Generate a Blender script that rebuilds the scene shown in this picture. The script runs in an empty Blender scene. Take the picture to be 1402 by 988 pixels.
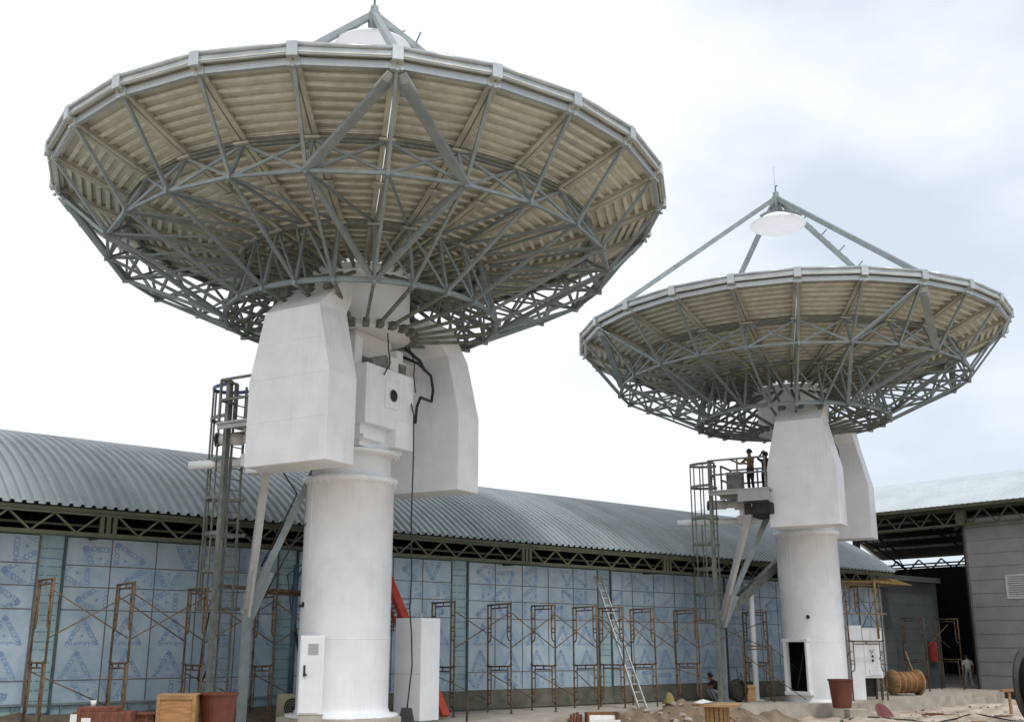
import bpy, math, random
from mathutils import Vector, Matrix
R = math.radians
random.seed(7)
sc = bpy.context.scene
col = sc.collection

# ------------------------------------------------------------------ mesh builder
class MB:
    def __init__(s): s.v = []; s.f = []; s.m = []; s.s = []
    def add(s, vs, fs, mat=0, smooth=False):
        b = len(s.v); s.v += [tuple(q) for q in vs]
        for f in fs: s.f.append(tuple(i + b for i in f)); s.m.append(mat); s.s.append(smooth)
    def beam(s, p, q, w, h=None, up=(0, 0, 1), mat=0, ext=0.0):
        h = w if h is None else h
        p = Vector(p); q = Vector(q); d = (q - p).normalized()
        p = p - d * ext; q = q + d * ext
        u = Vector(up)
        if abs(d.dot(u)) > .97: u = Vector((1, 0, 0)) if abs(d.x) < .9 else Vector((0, 1, 0))
        x = d.cross(u).normalized(); y = x.cross(d).normalized()
        vs = []
        for c in (p, q):
            for sx, sy in ((-1, -1), (1, -1), (1, 1), (-1, 1)): vs.append(c + x * sx * w / 2 + y * sy * h / 2)
        s.add(vs, [(3, 2, 1, 0), (4, 5, 6, 7), (0, 1, 5, 4), (1, 2, 6, 5), (2, 3, 7, 6), (3, 0, 4, 7)], mat)
    def box(s, x0, x1, y0, y1, z0, z1, mat=0, bev=0.0):
        if bev <= 0:
            vs = [(x, y, z) for z in (z0, z1) for x, y in ((x0, y0), (x1, y0), (x1, y1), (x0, y1))]
            s.add(vs, [(3, 2, 1, 0), (4, 5, 6, 7), (0, 1, 5, 4), (1, 2, 6, 5), (2, 3, 7, 6), (3, 0, 4, 7)], mat); return
        b = bev
        ring = lambda i: [(x0+i, y0+b), (x0+b, y0+i), (x1-b, y0+i), (x1-i, y0+b), (x1-i, y1-b), (x1-b, y1-i), (x0+b, y1-i), (x0+i, y1-b)]
        inn = [(x0+b, y0+b), (x0+b, y0+b), (x1-b, y0+b), (x1-b, y0+b), (x1-b, y1-b), (x1-b, y1-b), (x0+b, y1-b), (x0+b, y1-b)]
        L = [[(x, y, z0) for x, y in inn], [(x, y, z0+b) for x, y in ring(0)], [(x, y, z1-b) for x, y in ring(0)], [(x, y, z1) for x, y in inn]]
        s.loft(L, mat=mat, cap=True)
    def loft(s, rings, mat=0, cap=False, close=True, smooth=False):
        n = len(rings[0]); vs = [p for r in rings for p in r]; fs = []
        for i in range(len(rings) - 1):
            for j in range(n if close else n - 1):
                k = (j + 1) % n
                fs.append((i*n+j, i*n+k, (i+1)*n+k, (i+1)*n+j))
        if cap: fs.append(tuple(range(n - 1, -1, -1))); fs.append(tuple((len(rings)-1)*n + j for j in range(n)))
        s.add(vs, fs, mat, smooth)
    def lathe(s, prof, n=32, c=(0, 0), mat=0, smooth=True, skip=None, cap=False):
        b = []
        for r, z in prof: b.append([(c[0] + r*math.cos(2*math.pi*j/n), c[1] + r*math.sin(2*math.pi*j/n), z) for j in range(n)])
        vs = [p for r in b for p in r]; fs = []
        for i in range(len(b) - 1):
            for j in range(n):
                if skip and skip(i, j): continue
                k = (j + 1) % n
                fs.append((i*n+j, i*n+k, (i+1)*n+k, (i+1)*n+j))
        s.add(vs, fs, mat, smooth)
        if cap: s.add(b[0][::-1], [tuple(range(n))], mat); s.add(b[-1], [tuple(range(n))], mat)
    def tube(s, pts, r, n=8, mat=0, closed=False, cap=True):
        pts = [Vector(p) for p in pts]; rings = []; prev = None
        rr = r if isinstance(r, (list, tuple)) else [r]*len(pts)
        for i, p in enumerate(pts):
            a = pts[i-1] if (i > 0 or closed) else p
            c = pts[(i+1) % len(pts)] if (i < len(pts)-1 or closed) else p
            d = (c - a).normalized()
            u = prev if prev is not None else (Vector((0, 0, 1)) if abs(d.z) < .9 else Vector((1, 0, 0)))
            x = d.cross(u)
            if x.length < 1e-4: x = d.cross(Vector((0, 1, .3)))
            x.normalize(); y = x.cross(d).normalized(); prev = y
            rings.append([p + (x*math.cos(2*math.pi*j/n) + y*math.sin(2*math.pi*j/n))*rr[i] for j in range(n)])
        if closed: rings.append(rings[0])
        s.loft(rings, mat, cap=cap and not closed, smooth=True)
    def prism(s, poly, a, b, f, mat=0):           # poly in 2D, swept from a to b; f(u, v, w) -> point
        n = len(poly)
        s.add([f(u, v, a) for u, v in poly] + [f(u, v, b) for u, v in poly],
              [tuple(range(n-1, -1, -1)), tuple(range(n, 2*n))] + [(i, (i+1) % n, n+(i+1) % n, n+i) for i in range(n)], mat)
    def mesh(s, name, mats):
        me = bpy.data.meshes.new(name); me.from_pydata(s.v, [], s.f)
        for m in mats: me.materials.append(m)
        me.polygons.foreach_set('material_index', s.m); me.polygons.foreach_set('use_smooth', s.s)
        me.update(); return me

def ob(name, me, parent=None, loc=(0, 0, 0), rz=0.0, rot=None, **kw):
    o = bpy.data.objects.new(name, me); col.objects.link(o)
    if parent: o.parent = parent
    o.location = loc; o.rotation_euler = rot if rot else (0, 0, rz)
    for k, v in kw.items(): o[k] = v
    return o
def thing(name, label, cat, loc=(0, 0, 0), rz=0.0, group=None, me=None, rot=None):
    o = ob(name, me, None, loc, rz, rot); o['label'] = label; o['category'] = cat
    if group: o['group'] = group
    return o
def fix(me):
    import bmesh
    bm = bmesh.new(); bm.from_mesh(me); bmesh.ops.recalc_face_normals(bm, faces=bm.faces); bm.to_mesh(me); bm.free(); return me

# ------------------------------------------------------------------ materials
def mat(name, c, rough=.6, metal=0.0, var=.12, scale=3.0, c2=None, det=6, bump=0.0, bscale=40.0, stretch=None, orand=0.0, grime=0.0):
    m = bpy.data.materials.new(name); m.use_nodes = True; nt = m.node_tree; N = nt.nodes; L = nt.links
    b = N['Principled BSDF']; b.inputs['Roughness'].default_value = rough; b.inputs['Metallic'].default_value = metal
    tc = N.new('ShaderNodeTexCoord'); src = tc.outputs['Object']
    if stretch:
        mp = N.new('ShaderNodeMapping'); mp.inputs['Scale'].default_value = stretch; L.new(src, mp.inputs['Vector']); src = mp.outputs['Vector']
    n = N.new('ShaderNodeTexNoise'); n.inputs['Scale'].default_value = scale; n.inputs['Detail'].default_value = det; n.inputs['Roughness'].default_value = .62
    L.new(src, n.inputs['Vector'])
    r = N.new('ShaderNodeValToRGB'); e = r.color_ramp.elements
    c2 = c2 or tuple(x*(1-var*1.6) for x in c)
    e[0].position = .36; e[1].position = .64
    e[0].color = (*c2, 1); e[1].color = (*[min(1, x*(1+var*.5)) for x in c], 1)
    L.new(n.outputs['Fac'], r.inputs['Fac']); out = r.outputs['Color']
    if orand:
        oi = N.new('ShaderNodeObjectInfo'); mr = N.new('ShaderNodeMapRange'); mr.inputs['To Min'].default_value = 1-orand; mr.inputs['To Max'].default_value = 1.0
        L.new(oi.outputs['Random'], mr.inputs['Value'])
        mm = N.new('ShaderNodeMix'); mm.data_type = 'RGBA'; mm.blend_type = 'MULTIPLY'; mm.inputs['Factor'].default_value = 1
        L.new(out, mm.inputs['A']); L.new(mr.outputs['Result'], mm.inputs['B']); out = mm.outputs['Result']
    if grime:
        m3 = N.new('ShaderNodeMapping'); m3.inputs['Scale'].default_value = (5.5, 5.5, .35); L.new(tc.outputs['Object'], m3.inputs['Vector'])
        n3 = N.new('ShaderNodeTexNoise'); n3.inputs['Scale'].default_value = 1.4; n3.inputs['Detail'].default_value = 7; n3.inputs['Roughness'].default_value = .7; L.new(m3.outputs['Vector'], n3.inputs['Vector'])
        n4 = N.new('ShaderNodeTexNoise'); n4.inputs['Scale'].default_value = .55; n4.inputs['Detail'].default_value = 3; L.new(tc.outputs['Object'], n4.inputs['Vector'])
        m4 = N.new('ShaderNodeMath'); m4.operation = 'MULTIPLY'; L.new(n3.outputs['Fac'], m4.inputs[0]); L.new(n4.outputs['Fac'], m4.inputs[1])
        r3 = N.new('ShaderNodeMapRange'); r3.inputs['From Min'].default_value = .27; r3.inputs['From Max'].default_value = .46; r3.inputs['To Max'].default_value = grime; L.new(m4.outputs[0], r3.inputs['Value'])
        mg = N.new('ShaderNodeMix'); mg.data_type = 'RGBA'; L.new(r3.outputs['Result'], mg.inputs['Factor']); L.new(out, mg.inputs['A']); mg.inputs['B'].default_value = (.36, .31, .25, 1); out = mg.outputs['Result']
    L.new(out, b.inputs['Base Color'])
    if bump:
        n2 = N.new('ShaderNodeTexNoise'); n2.inputs['Scale'].default_value = bscale; n2.inputs['Detail'].default_value = 4
        L.new(src, n2.inputs['Vector'])
        bp = N.new('ShaderNodeBump'); bp.inputs['Strength'].default_value = bump; bp.inputs['Distance'].default_value = .03
        L.new(n2.outputs['Fac'], bp.inputs['Height']); L.new(bp.outputs['Normal'], b.inputs['Normal'])
    return m
M = dict(
    steel=mat('galvanised_steel', (.285, .33, .335), .5, .35, .12, 2.5, orand=.18),
    rim=mat('bright_galvanised', (.52, .56, .57), .38, .55, .10, 2, orand=.1),
    rib=mat('rib_channel', (.48, .475, .39), .6, .1, .15, 3, orand=.2),
    olivebar=mat('dull_steel', (.20, .215, .19), .6, .2, .25, 4),
    panel=mat('panel_back', (.65, .65, .55), .62, .05, .12, 1.1, orand=.22),
    panel2=mat('panel_stiffener', (.70, .70, .605), .6, .1, .12, 3),
    white=mat('white_paint', (.82, .835, .85), .42, 0, .05, 1.2, bump=.05, bscale=2.2, grime=.22),
    white2=mat('off_white_paint', (.70, .69, .66), .5, 0, .06, 2),
    dish=mat('dish_white', (.82, .82, .84), .6, 0, .01, 1),
    roof=mat('roof_sheet', (.365, .415, .43), .42, .15, .10, .5),
    roof2=mat('pale_roof_sheet', (.55, .60, .62), .5, .1, .08, .5),
    film=mat('blue_film', (.42, .50, .56), .3, 0, .12, 1.1, c2=(.29, .40, .48), bump=.35, bscale=1.6, grime=.25),
    ink=mat('film_ink', (.15, .25, .45), .5, 0, .3, 1.2, c2=(.23, .33, .48)),
    teal=mat('teal_wrap', (.29, .41, .44), .35, 0, .14, 1.5, bump=.3, bscale=2),
    tealink=mat('wrap_ink', (.08, .19, .25), .5, 0, .1, 3),
    joint=mat('joint_strip', (.16, .14, .14), .6, 0, .2, 4),
    olive=mat('shaded_olive_steel', (.07, .07, .038), .6, 0, .2, 3),  # olive steel with the eave shadow darkened into its colour
    green=mat('green_flashing', (.09, .15, .12), .6, 0, .2, 2),
    plinth=mat('plinth_render', (.15, .145, .115), .9, 0, .2, 2.5, bump=.3),
    conc=mat('concrete', (.42, .385, .33), .9, 0, .22, 1.6, c2=(.33, .29, .24), bump=.4),
    dirt=mat('dirt', (.58, .51, .43), .95, 0, .2, .9, c2=(.32, .25, .18), det=12, bump=1.0, bscale=7),
    mound=mat('brown_dirt', (.25, .19, .13), .95, 0, .3, 1.6, c2=(.14, .10, .065), det=10, bump=.9, bscale=11),
    soil=mat('dark_soil', (.15, .12, .08), .95, 0, .3, 1.3, c2=(.09, .07, .045), bump=.7, bscale=12),
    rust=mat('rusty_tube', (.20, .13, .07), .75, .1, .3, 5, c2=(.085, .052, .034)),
    rust_shade_dark=mat('dark_rust_and_shade', (.10, .06, .04), .8, .1, .3, 5),  # dark rust; on the passage scaffolds the darkness is shade put into colour
    brass=mat('yellowed_tube', (.30, .20, .07), .7, .1, .25, 4),
    ply=mat('plywood', (.42, .22, .09), .75, 0, .2, 3, stretch=(1, 1, 6)),
    timber=mat('sawn_timber', (.40, .24, .11), .8, 0, .25, 2, stretch=(1, 1, 7)),
    redwood=mat('red_brown_wood', (.19, .065, .035), .75, 0, .3, 3, stretch=(5, 1, 1)),
    bin=mat('red_brown_plastic', (.15, .04, .022), .5, 0, .2, 2),
    red=mat('red_paint', (.50, .06, .03), .5, 0, .18, 3),
    firered=mat('dark_red_paint', (.25, .025, .02), .5, 0, .18, 3),
    maroon=mat('maroon_plastic', (.19, .055, .06), .45, 0, .15, 3),
    orange=mat('shaded_orange_wood', (.23, .105, .035), .7, 0, .25, 3),  # orange wood, colour darkened for the reel standing in shade
    black=mat('black_rubber', (.018, .018, .018), .6, 0, .2, 5),
    hall_shade=mat('hall_interior_shade', (.012, .012, .011), .9, 0, .3, 2),  # near-black stands in for the shade inside the hall
    dark=mat('dark_fittings_and_shade', (.035, .035, .032), .85, 0, .3, 2),
    shade=mat('dark_steel_and_shade', (.045, .04, .033), .7, 0, .2, 2),  # dark steel; on roof members the interior shade is painted in
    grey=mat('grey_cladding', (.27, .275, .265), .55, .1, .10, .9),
    grey_shade=mat('shaded_cladding', (.055, .064, .068), .6, .1, .12, .9),  # grey cladding with the roof shade put into its base colour
    lou=mat('louver_grey', (.52, .54, .54), .5, 0, .1, 3),
    wgrey=mat('light_grey_paint', (.42, .43, .42), .5, .1, .1, 2),
    blue=mat('blue_hoop', (.03, .06, .22), .5, 0, .15, 3),
    pole=mat('dark_green_pole', (.07, .10, .10), .6, .1, .2, 3),
    bluepole=mat('blue_grey_pole', (.10, .17, .24), .5, .1, .2, 3),
    alu=mat('aluminium', (.55, .54, .50), .45, .4, .15, 4),
    paper=mat('paper', (.75, .74, .72), .8, 0, .06, 4),
    acm=mat('beige_casing', (.40, .36, .26), .6, 0, .12, 3),
    skin=mat('skin', (.20, .11, .065), .6, 0, .08, 6),
    hair=mat('black_hair', (.012, .010, .009), .6, 0, .1, 20),
    shirt_o=mat('ochre_shirt', (.22, .12, .045), .85, 0, .2, 6),
    shirt_d=mat('dark_brown_shirt', (.045, .026, .016), .85, 0, .2, 6),
    shirt_w=mat('white_shirt', (.62, .60, .56), .85, 0, .08, 6),
    trou_d=mat('dark_trousers', (.02, .02, .022), .9, 0, .2, 6),
    trou_g=mat('grey_trousers', (.30, .31, .32), .9, 0, .12, 6),
    shoe=mat('dark_shoe', (.03, .025, .02), .7, 0, .1, 6),
    yellow=mat('yellow_cloth', (.30, .24, .09), .85, 0, .2, 5),
)

# facade frame: origin A, t runs along the long wall (away to the right), n points out of it
A = Vector((-12.7, 28.4)); D = Vector((.7627, .6468)); NV = Vector((.6468, -.7627))
FANG = math.atan2(D.y, D.x)
def W(t, n, z=0.0):
    q = A + D*t + NV*n; return Vector((q.x, q.y, z))
# local frame for things lined up with the wall: x = t, y = -n
def FL(t, n, z=0.0): return (t, -n, z)

# ------------------------------------------------------------------ camera, light, sky
cam = bpy.data.cameras.new('camera'); co = bpy.data.objects.new('camera', cam); col.objects.link(co)
co.location = (0, 0, 2.1); co.rotation_euler = (R(90 + 14.98), 0, 0)
cam.lens = 1460*36/1402; cam.sensor_width = 36; cam.clip_end = 3000; cam.clip_start = .2
sc.camera = co
SUN_EL, SUN_AZ = 58, 150        # azimuth measured clockwise from +Y
w = bpy.data.worlds.new('World'); sc.world = w; w.use_nodes = True
nt = w.node_tree; N = nt.nodes; L = nt.links
bg = N['Background']
sky = N.new('ShaderNodeTexSky'); sky.sky_type = 'NISHITA'; sky.sun_disc = False
sky.sun_elevation = R(SUN_EL); sky.sun_rotation = R(SUN_AZ); sky.air_density = 1.0; sky.dust_density = .8
tc = N.new('ShaderNodeTexCoord')
mp = N.new('ShaderNodeMapping'); mp.inputs['Scale'].default_value = (1.6, 1.6, 3.4); mp.inputs['Location'].default_value = (1.35, .2, .1)
L.new(tc.outputs['Generated'], mp.inputs['Vector'])
nz = N.new('ShaderNodeTexNoise'); nz.inputs['Scale'].default_value = 1.5; nz.inputs['Detail'].default_value = 9; nz.inputs['Roughness'].default_value = .52
L.new(mp.outputs['Vector'], nz.inputs['Vector'])
# the cloud deck thins toward +X
sx = N.new('ShaderNodeSeparateXYZ'); L.new(tc.outputs['Generated'], sx.inputs['Vector'])
ma = N.new('ShaderNodeMath'); ma.operation = 'MULTIPLY_ADD'; L.new(sx.outputs['X'], ma.inputs[0]); ma.inputs[1].default_value = -.42; L.new(nz.outputs['Fac'], ma.inputs[2])
cr = N.new('ShaderNodeValToRGB'); cr.color_ramp.elements[0].position = .24; cr.color_ramp.elements[1].position = .46
cr.color_ramp.elements[0].color = (.15, .15, .15, 1)
L.new(ma.outputs[0], cr.inputs['Fac'])
mx = N.new('ShaderNodeMix'); mx.data_type = 'RGBA'
L.new(cr.outputs['Color'], mx.inputs['Factor']); hz_mix = N.new('ShaderNodeMix'); hz_mix.data_type = 'RGBA'; hz_mix.inputs['Factor'].default_value = .72
L.new(sky.outputs['Color'], hz_mix.inputs['A']); hz_mix.inputs['B'].default_value = (7.2, 8.1, 9.1, 1)
L.new(hz_mix.outputs['Result'], mx.inputs['A'])
CLOUD = 9.0
mx.inputs['B'].default_value = (CLOUD*.97, CLOUD*1.0, CLOUD*1.05, 1)
L.new(mx.outputs['Result'], bg.inputs['Color']); bg.inputs['Strength'].default_value = .1
sl = bpy.data.lights.new('sun', 'SUN'); sl.energy = 1.5; sl.angle = R(10); sl.color = (1, .975, .94)
so = bpy.data.objects.new('sun', sl); col.objects.link(so)
sd = Vector((math.sin(R(SUN_AZ))*math.cos(R(SUN_EL)), math.cos(R(SUN_AZ))*math.cos(R(SUN_EL)), math.sin(R(SUN_EL))))
so.rotation_euler = sd.to_track_quat('Z', 'Y').to_euler(); so.location = (0, 0, 60)
sc.view_settings.view_transform = 'Standard'; sc.view_settings.look = 'None'; sc.view_settings.exposure = 0.2; sc.view_settings.gamma = 1

# ------------------------------------------------------------------ ground and slab
def gnoise(x, y):
    return .7*abs(math.sin(.9*y-.5*x))*math.sin(7.1*x+1.7*y)*.022 + (math.sin(x*1.3+.7*y)+math.sin(y*1.7-.5*x+1.3)+.6*math.sin(3.1*x+2.3*y)+.5*math.sin(4.7*x-3.9*y+2))*.022
mounds = [(19.5, 44.5, 1.6, 1.0, .35), (22.5, 45.2, 1.4, 1.0, .5), (24.5, 49, 1.5, 1.2, .5), (16.5, 41, 1.2, .8, .2)]
def gz(x, y):
    z = -.5 + gnoise(x, y)*2.0
    for mx_, my_, rx, ry, h in mounds:
        d = ((x-mx_)/rx)**2 + ((y-my_)/ry)**2
        z += h*math.exp(-d)*(1 + .25*math.sin(5*x+3*y))
    return z
b = MB()
def axis(c, half, fine, n_out):
    a = [c - half + i*fine for i in range(int(2*half/fine)+1)]
    st = fine; lo = a[0]; hi = a[-1]; l = []; h = []
    for i in range(n_out):
        st *= 1.35; lo -= st; hi += st; l.append(lo); h.append(hi)
    return l[::-1] + a + h
xs = axis(8, 24, .3, 20); ys = axis(36, 22, .3, 20)
vs = [(x, y, gz(x, y) if (-16.2 < x < 32.2 and 13.8 < y < 58.2) else -.5) for y in ys for x in xs]
nx = len(xs)
b.add(vs, [(j*nx+i, j*nx+i+1, (j+1)*nx+i+1, (j+1)*nx+i) for j in range(len(ys)-1) for i in range(nx-1)], 0, True)
ob('ground', b.mesh('ground', [M['dirt']]), kind='structure')
b = MB()
poly = [W(-16, 5.2), W(11.5, 5.2), W(17.2, 4.5), W(17.6, 3.3), W(23.7, 3.4), W(28.7, 5.1), W(29.3, 5.6), W(31.5, 4.75), W(44, 4.3), W(49, 1.5), W(85, 1.5), W(85, -22), W(-16, -22)]
b.prism([(p.x, p.y) for p in poly], -.9, 0.0, lambda u, v, z: (u, v, z))
ob('concrete_slab', fix(b.mesh('concrete_slab', [M['conc']])), kind='structure')
heap = [(5.9, 37.6, 1.6, .9, .85), (4.1, 37.2, 1.0, .7, .62), (7.6, 38.4, 1.2, .8, .62), (9.2, 39.6, 1.0, .6, .4)]
def hz_(x, y):
    z = -.62
    for mx_, my_, rx, ry, h in heap:
        z = max(z, -.62 + (h + .12)*math.exp(-(((x-mx_)/rx)**2 + ((y-my_)/ry)**2))*(1+.10*math.sin(5*x+3*y)+.08*math.sin(11*x-7*y)))
    return z
b = MB(); nx_ = 66; ny_ = 40
b.add([(2.2+.13*i, 35.4+.13*j, hz_(2.2+.13*i, 35.4+.13*j)) for j in range(ny_) for i in range(nx_)], [(j*nx_+i, j*nx_+i+1, (j+1)*nx_+i+1, (j+1)*nx_+i) for j in range(ny_-1) for i in range(nx_-1)], 0, True)
ob('dirt_mound', b.mesh('dirt_mound', [M['mound']]), kind='structure')
b = MB()
rows = []
for i in range(42):
    t = -6 + i*.36
    rows.append([W(t, n, z + (.05*math.sin(3.1*t+n*5)+.04*math.sin(7.3*t+2*n) if 0 < k < 5 else 0)) for k, (n, z) in enumerate(((-.02, .40), (.3, .42), (.9, .33), (1.5, .22), (2.2, .1), (2.7, -.04)))])
b.loft(rows, close=False, smooth=True)
ob('soil_strip', b.mesh('soil_strip', [M['soil']]), kind='structure')

# ------------------------------------------------------------------ satellite antennas
NS = 24; DA = 2*math.pi/NS
ZV = 13.0; PA = .0259
def pz(r): return ZV + PA*r*r
def pol(r, z, k=0.0): return (r*math.cos(k*DA), r*math.sin(k*DA), z)
RM, ZM = 6.83, pz(6.83) - .30
RI, ZI = 3.6, pz(3.6) - .26
RO, ZO = 7.3, 12.86
RL, ZL = 4.0, 11.32
RR, ZR = 8.82, pz(9) - .28
def mk(fn, name, *ms):
    b = MB(); fn(b); return fix(b.mesh(name, [M[m] for m in ms]))
SM = {}
def f_(b):                                       # panels between rib 0 and rib 1, seen from below as ridged sheets
    panel(b, 6.92, 8.98, 8)
def panel(b, r0, r1, n):
    g0, g1 = .02, 1-.02
    def P(r, s, dz=0.0):
        a = Vector(pol(r, pz(r)+dz, 0)); c = Vector(pol(r, pz(r)+dz, 1)); gap = .02/(r*DA)
        return a.lerp(c, gap + (1-2*gap)*s)
    m = n*2
    for i in range(m):
        ra = r0 + (r1-r0)*i/m; rb = r0 + (r1-r0)*(i+1)/m
        b.add([P(ra, 0), P(ra, 1), P(rb, 1), P(rb, 0)], [(0, 1, 2, 3)], 2)
        b.add([P(ra, 0, -.035), P(ra, 1, -.035), P(rb, 1, -.035), P(rb, 0, -.035)], [(3, 2, 1, 0)], 0)
    for ra, rb in ((r0, r0), (r1, r1)):
        b.add([P(ra, 0), P(ra, 1), P(ra, 1, -.035), P(ra, 0, -.035)], [(0, 1, 2, 3)], 0)
    for i in range(n+1):
        r = r0 + .03 + (r1-r0-.06)*i/n
        p = P(r, .015, -.085); q = P(r, .985, -.085)
        b.beam(p, q, .045, .11, mat=1)
        b.beam(P(r+.05, .015, -.145), P(r+.05, .985, -.145), .085, .02, mat=1)
SM['outer_panel'] = mk(lambda b: panel(b, 6.845, 8.98, 8), 'outer_panel', 'panel', 'panel2', 'dish')
SM['middle_panel'] = mk(lambda b: panel(b, 3.61, 6.835, 11), 'middle_panel', 'panel', 'panel2', 'dish')
SM['inner_panel'] = mk(lambda b: panel(b, 1.3, 3.60, 8), 'inner_panel', 'panel', 'panel2', 'dish')
def f_(b):
    for sy in (-1, 1):
        rr = [1.4 + (8.95-1.4)*i/10 for i in range(11)]
        for i in range(10):
            b.beam((rr[i], sy*.06, pz(rr[i])-.15), (rr[i+1], sy*.06, pz(rr[i+1])-.15), .07, .2, ext=.01)
            b.beam((rr[i], sy*.085, pz(rr[i])-.255), (rr[i+1], sy*.085, pz(rr[i+1])-.255), .13, .02, ext=.01)
    for r in (RM, RI, 5.3):
        b.box(r-.14, r+.14, -.2, .2, pz(r)-.33, pz(r)-.27)
SM['radial_rib'] = mk(f_, 'radial_rib', 'rib')
def f_(b):
    b.box(8.86, 9.08, -.13, .13, pz(9)-.27, pz(9)+.10, bev=.01)
    b.box(8.72, 8.9, -.16, .16, pz(9)-.42, pz(9)-.2, bev=.01)
    b.tube([(8.93, 0, pz(9)-.47), (8.93, 0, pz(9)-.415)], .045, mat=0)
SM['rim_bracket'] = mk(f_, 'rim_bracket', 'rim')
def seg(b, r, z, w, h, e=.0, mat=0, off=0):
    b.beam(pol(r, z, off), pol(r, z, 1-off), w, h, mat=mat, ext=e)
def f_(b):
    b.tube([pol(9.03, pz(9)+.04, .02), pol(9.03, pz(9)+.04, .98)], .055, 8)
    p, q = pol(9.0, pz(9)-.09, .02), pol(9.0, pz(9)-.09, .98)
    b.beam(p, q, .03, .2)
SM['rim_edge'] = mk(f_, 'rim_edge', 'rim')
def f_(b):
    b.beam(pol(RR, ZR-.06, .025), pol(RR, ZR-.06, .975), .11, .1, mat=0)
    b.beam(pol(RR+.05, ZR+.02, .025), pol(RR+.05, ZR+.02, .975), .02, .1, mat=0)
SM['rim_ring_beam'] = mk(f_, 'rim_ring_beam', 'rim')
SM['middle_ring_beam'] = mk(lambda b: (seg(b, RM, ZM, .12, .14), seg(b, RM+.09, ZM+.02, .06, .05)), 'middle_ring_beam', 'olivebar')
SM['inner_ring_beam'] = mk(lambda b: seg(b, RI, ZI, .12, .16), 'inner_ring_beam', 'olivebar')
SM['lower_ring_beam'] = mk(lambda b: seg(b, RO, ZO, .08, .08), 'lower_ring_beam', 'steel')
SM['hub_ring_beam'] = mk(lambda b: (seg(b, RL, ZL, .095, .095), seg(b, RL-.12, ZL+.1, .05, .08)), 'hub_ring_beam', 'steel')
SM['lower_chord'] = mk(lambda b: (b.beam(pol(RL, ZL), pol(RO, ZO), .08, .08), b.box(RO-.14, RO+.1, -.045, .045, ZO-.1, ZO+.1), b.box(RL-.11, RL+.11, -.05, .05, ZL-.11, ZL+.11)), 'lower_chord', 'steel')
SM['rim_strut'] = mk(lambda b: b.beam(pol(RR, ZR-.05), pol(RO, ZO), .085, .085), 'rim_strut', 'steel')
def f_(b):
    b.beam(pol(RM, ZM), pol(RO, ZO), .08); b.beam(pol(RI, ZI), pol(RO, ZO), .07); b.beam(pol(RI, ZI), pol(RL, ZL), .08)
SM['web_struts'] = mk(f_, 'web_struts', 'steel')
SM['ring_brace'] = mk(lambda b: (b.beam(pol(RM, ZM), pol(RO, ZO, 1), .07), b.beam(pol(RM, ZM, 1), pol(RO, ZO-.02, 0), .07)), 'ring_brace', 'steel')
SM['hub_brace'] = mk(lambda b: (b.beam(pol(RI, ZI), pol(RL, ZL, 1), .06), b.beam(pol(RO, ZO), pol(RI, ZI, 1), .06)), 'hub_brace', 'steel')
def f_(b):
    b.beam(pol(1.5, 10.93), pol(RL, ZL-.03), .085)
    b.beam(pol(1.45, 12.45), pol(RL, ZL), .09); b.beam(pol(1.5, 12.6), pol(RI, ZI), .09)
    b.box(1.42, 1.66, -.09, .09, 10.82, 11.03)
SM['hub_strut'] = mk(f_, 'hub_strut', 'olivebar')
def f_(b):
    a = Vector(pol(8.78, ZR-.12))
    for s in (-1, 1):
        q = Vector(pol(RO, ZO, s)); d = (q-a).normalized()
        b.beam(a + d*.35, q, .27, .09); b.beam(a + d*.1, a + d*.6, .42, .03, mat=1); b.beam(q, Vector(pol(RL, ZL)), .14, .1)
SM['leg_support_brace'] = mk(f_, 'leg_support_brace', 'steel', 'rim')
AP = 21.62
SM['feed_leg'] = mk(lambda b: (b.beam(pol(8.85, pz(9)+.0), pol(.16, AP), .16, .2), b.box(8.7, 9.0, -.16, .16, pz(9)-.1, pz(9)+.12)), 'feed_leg', 'steel')
def f_(b):
    b.beam(pol(8.85, pz(9)+.0), pol(.16, AP), .16, .2)
    p = Vector(pol(8.85, pz(9))); q = Vector(pol(.16, AP))
    for i in range(1, 19):
        c = p.lerp(q, i/19.5); b.beam(c + Vector((.1, -.02, .1)), c + Vector((.2, -.03 + .28*(-1 if i % 2 else 1), .3)), .04)
SM['feed_leg_with_pegs'] = mk(f_, 'feed_leg_with_pegs', 'steel')
SM['subreflector'] = mk(lambda b: b.lathe([(.001, 20.12), (.5, 20.15), (.95, 20.24), (1.2, 20.36), (1.24, 20.42), (1.2, 20.48), (.85, 20.70), (.45, 20.88), (.12, 20.96), (.001, 20.97)], 40), 'subreflector', 'dish')
def f_(b):
    for k in range(4):
        a = k*math.pi/2 + .4
        pts = [(r*math.cos(a), r*math.sin(a), z) for r, z in ((1.22, 20.52), (.88, 20.74), (.5, 20.92), (.12, 21.02))]
        for i in range(3): b.beam(pts[i], pts[i+1], .12, .12, ext=.01)
        b.beam((.8*math.cos(a), .8*math.sin(a), 20.8), (.1*math.cos(a), .1*math.sin(a), AP-.02), .06)
    b.lathe([(.001, 20.99), (.17, 20.99), (.2, 21.5), (.2, 21.75), (.14, 21.82), (.12, 22.0), (.001, 22.0)], 14, smooth=False)
    b.tube([(0, 0, 22.0), (0, 0, 22.22), (.06, 0, 22.3), (.14, 0, 22.28)], .035, 6)
SM['apex_frame'] = mk(f_, 'apex_frame', 'steel')
SM['lightning_rod'] = mk(lambda b: b.tube([(-.03, 0, 22.2), (-.03, 0, 23.3)], .008, 5), 'lightning_rod', 'steel')
SM['feed_horn'] = mk(lambda b: b.lathe([(.6, ZV-.1), (.62, ZV+1.6), (.75, ZV+1.7), (.75, ZV+1.9), (.001, ZV+2.0)], 28), 'feed_horn', 'white')
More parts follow.
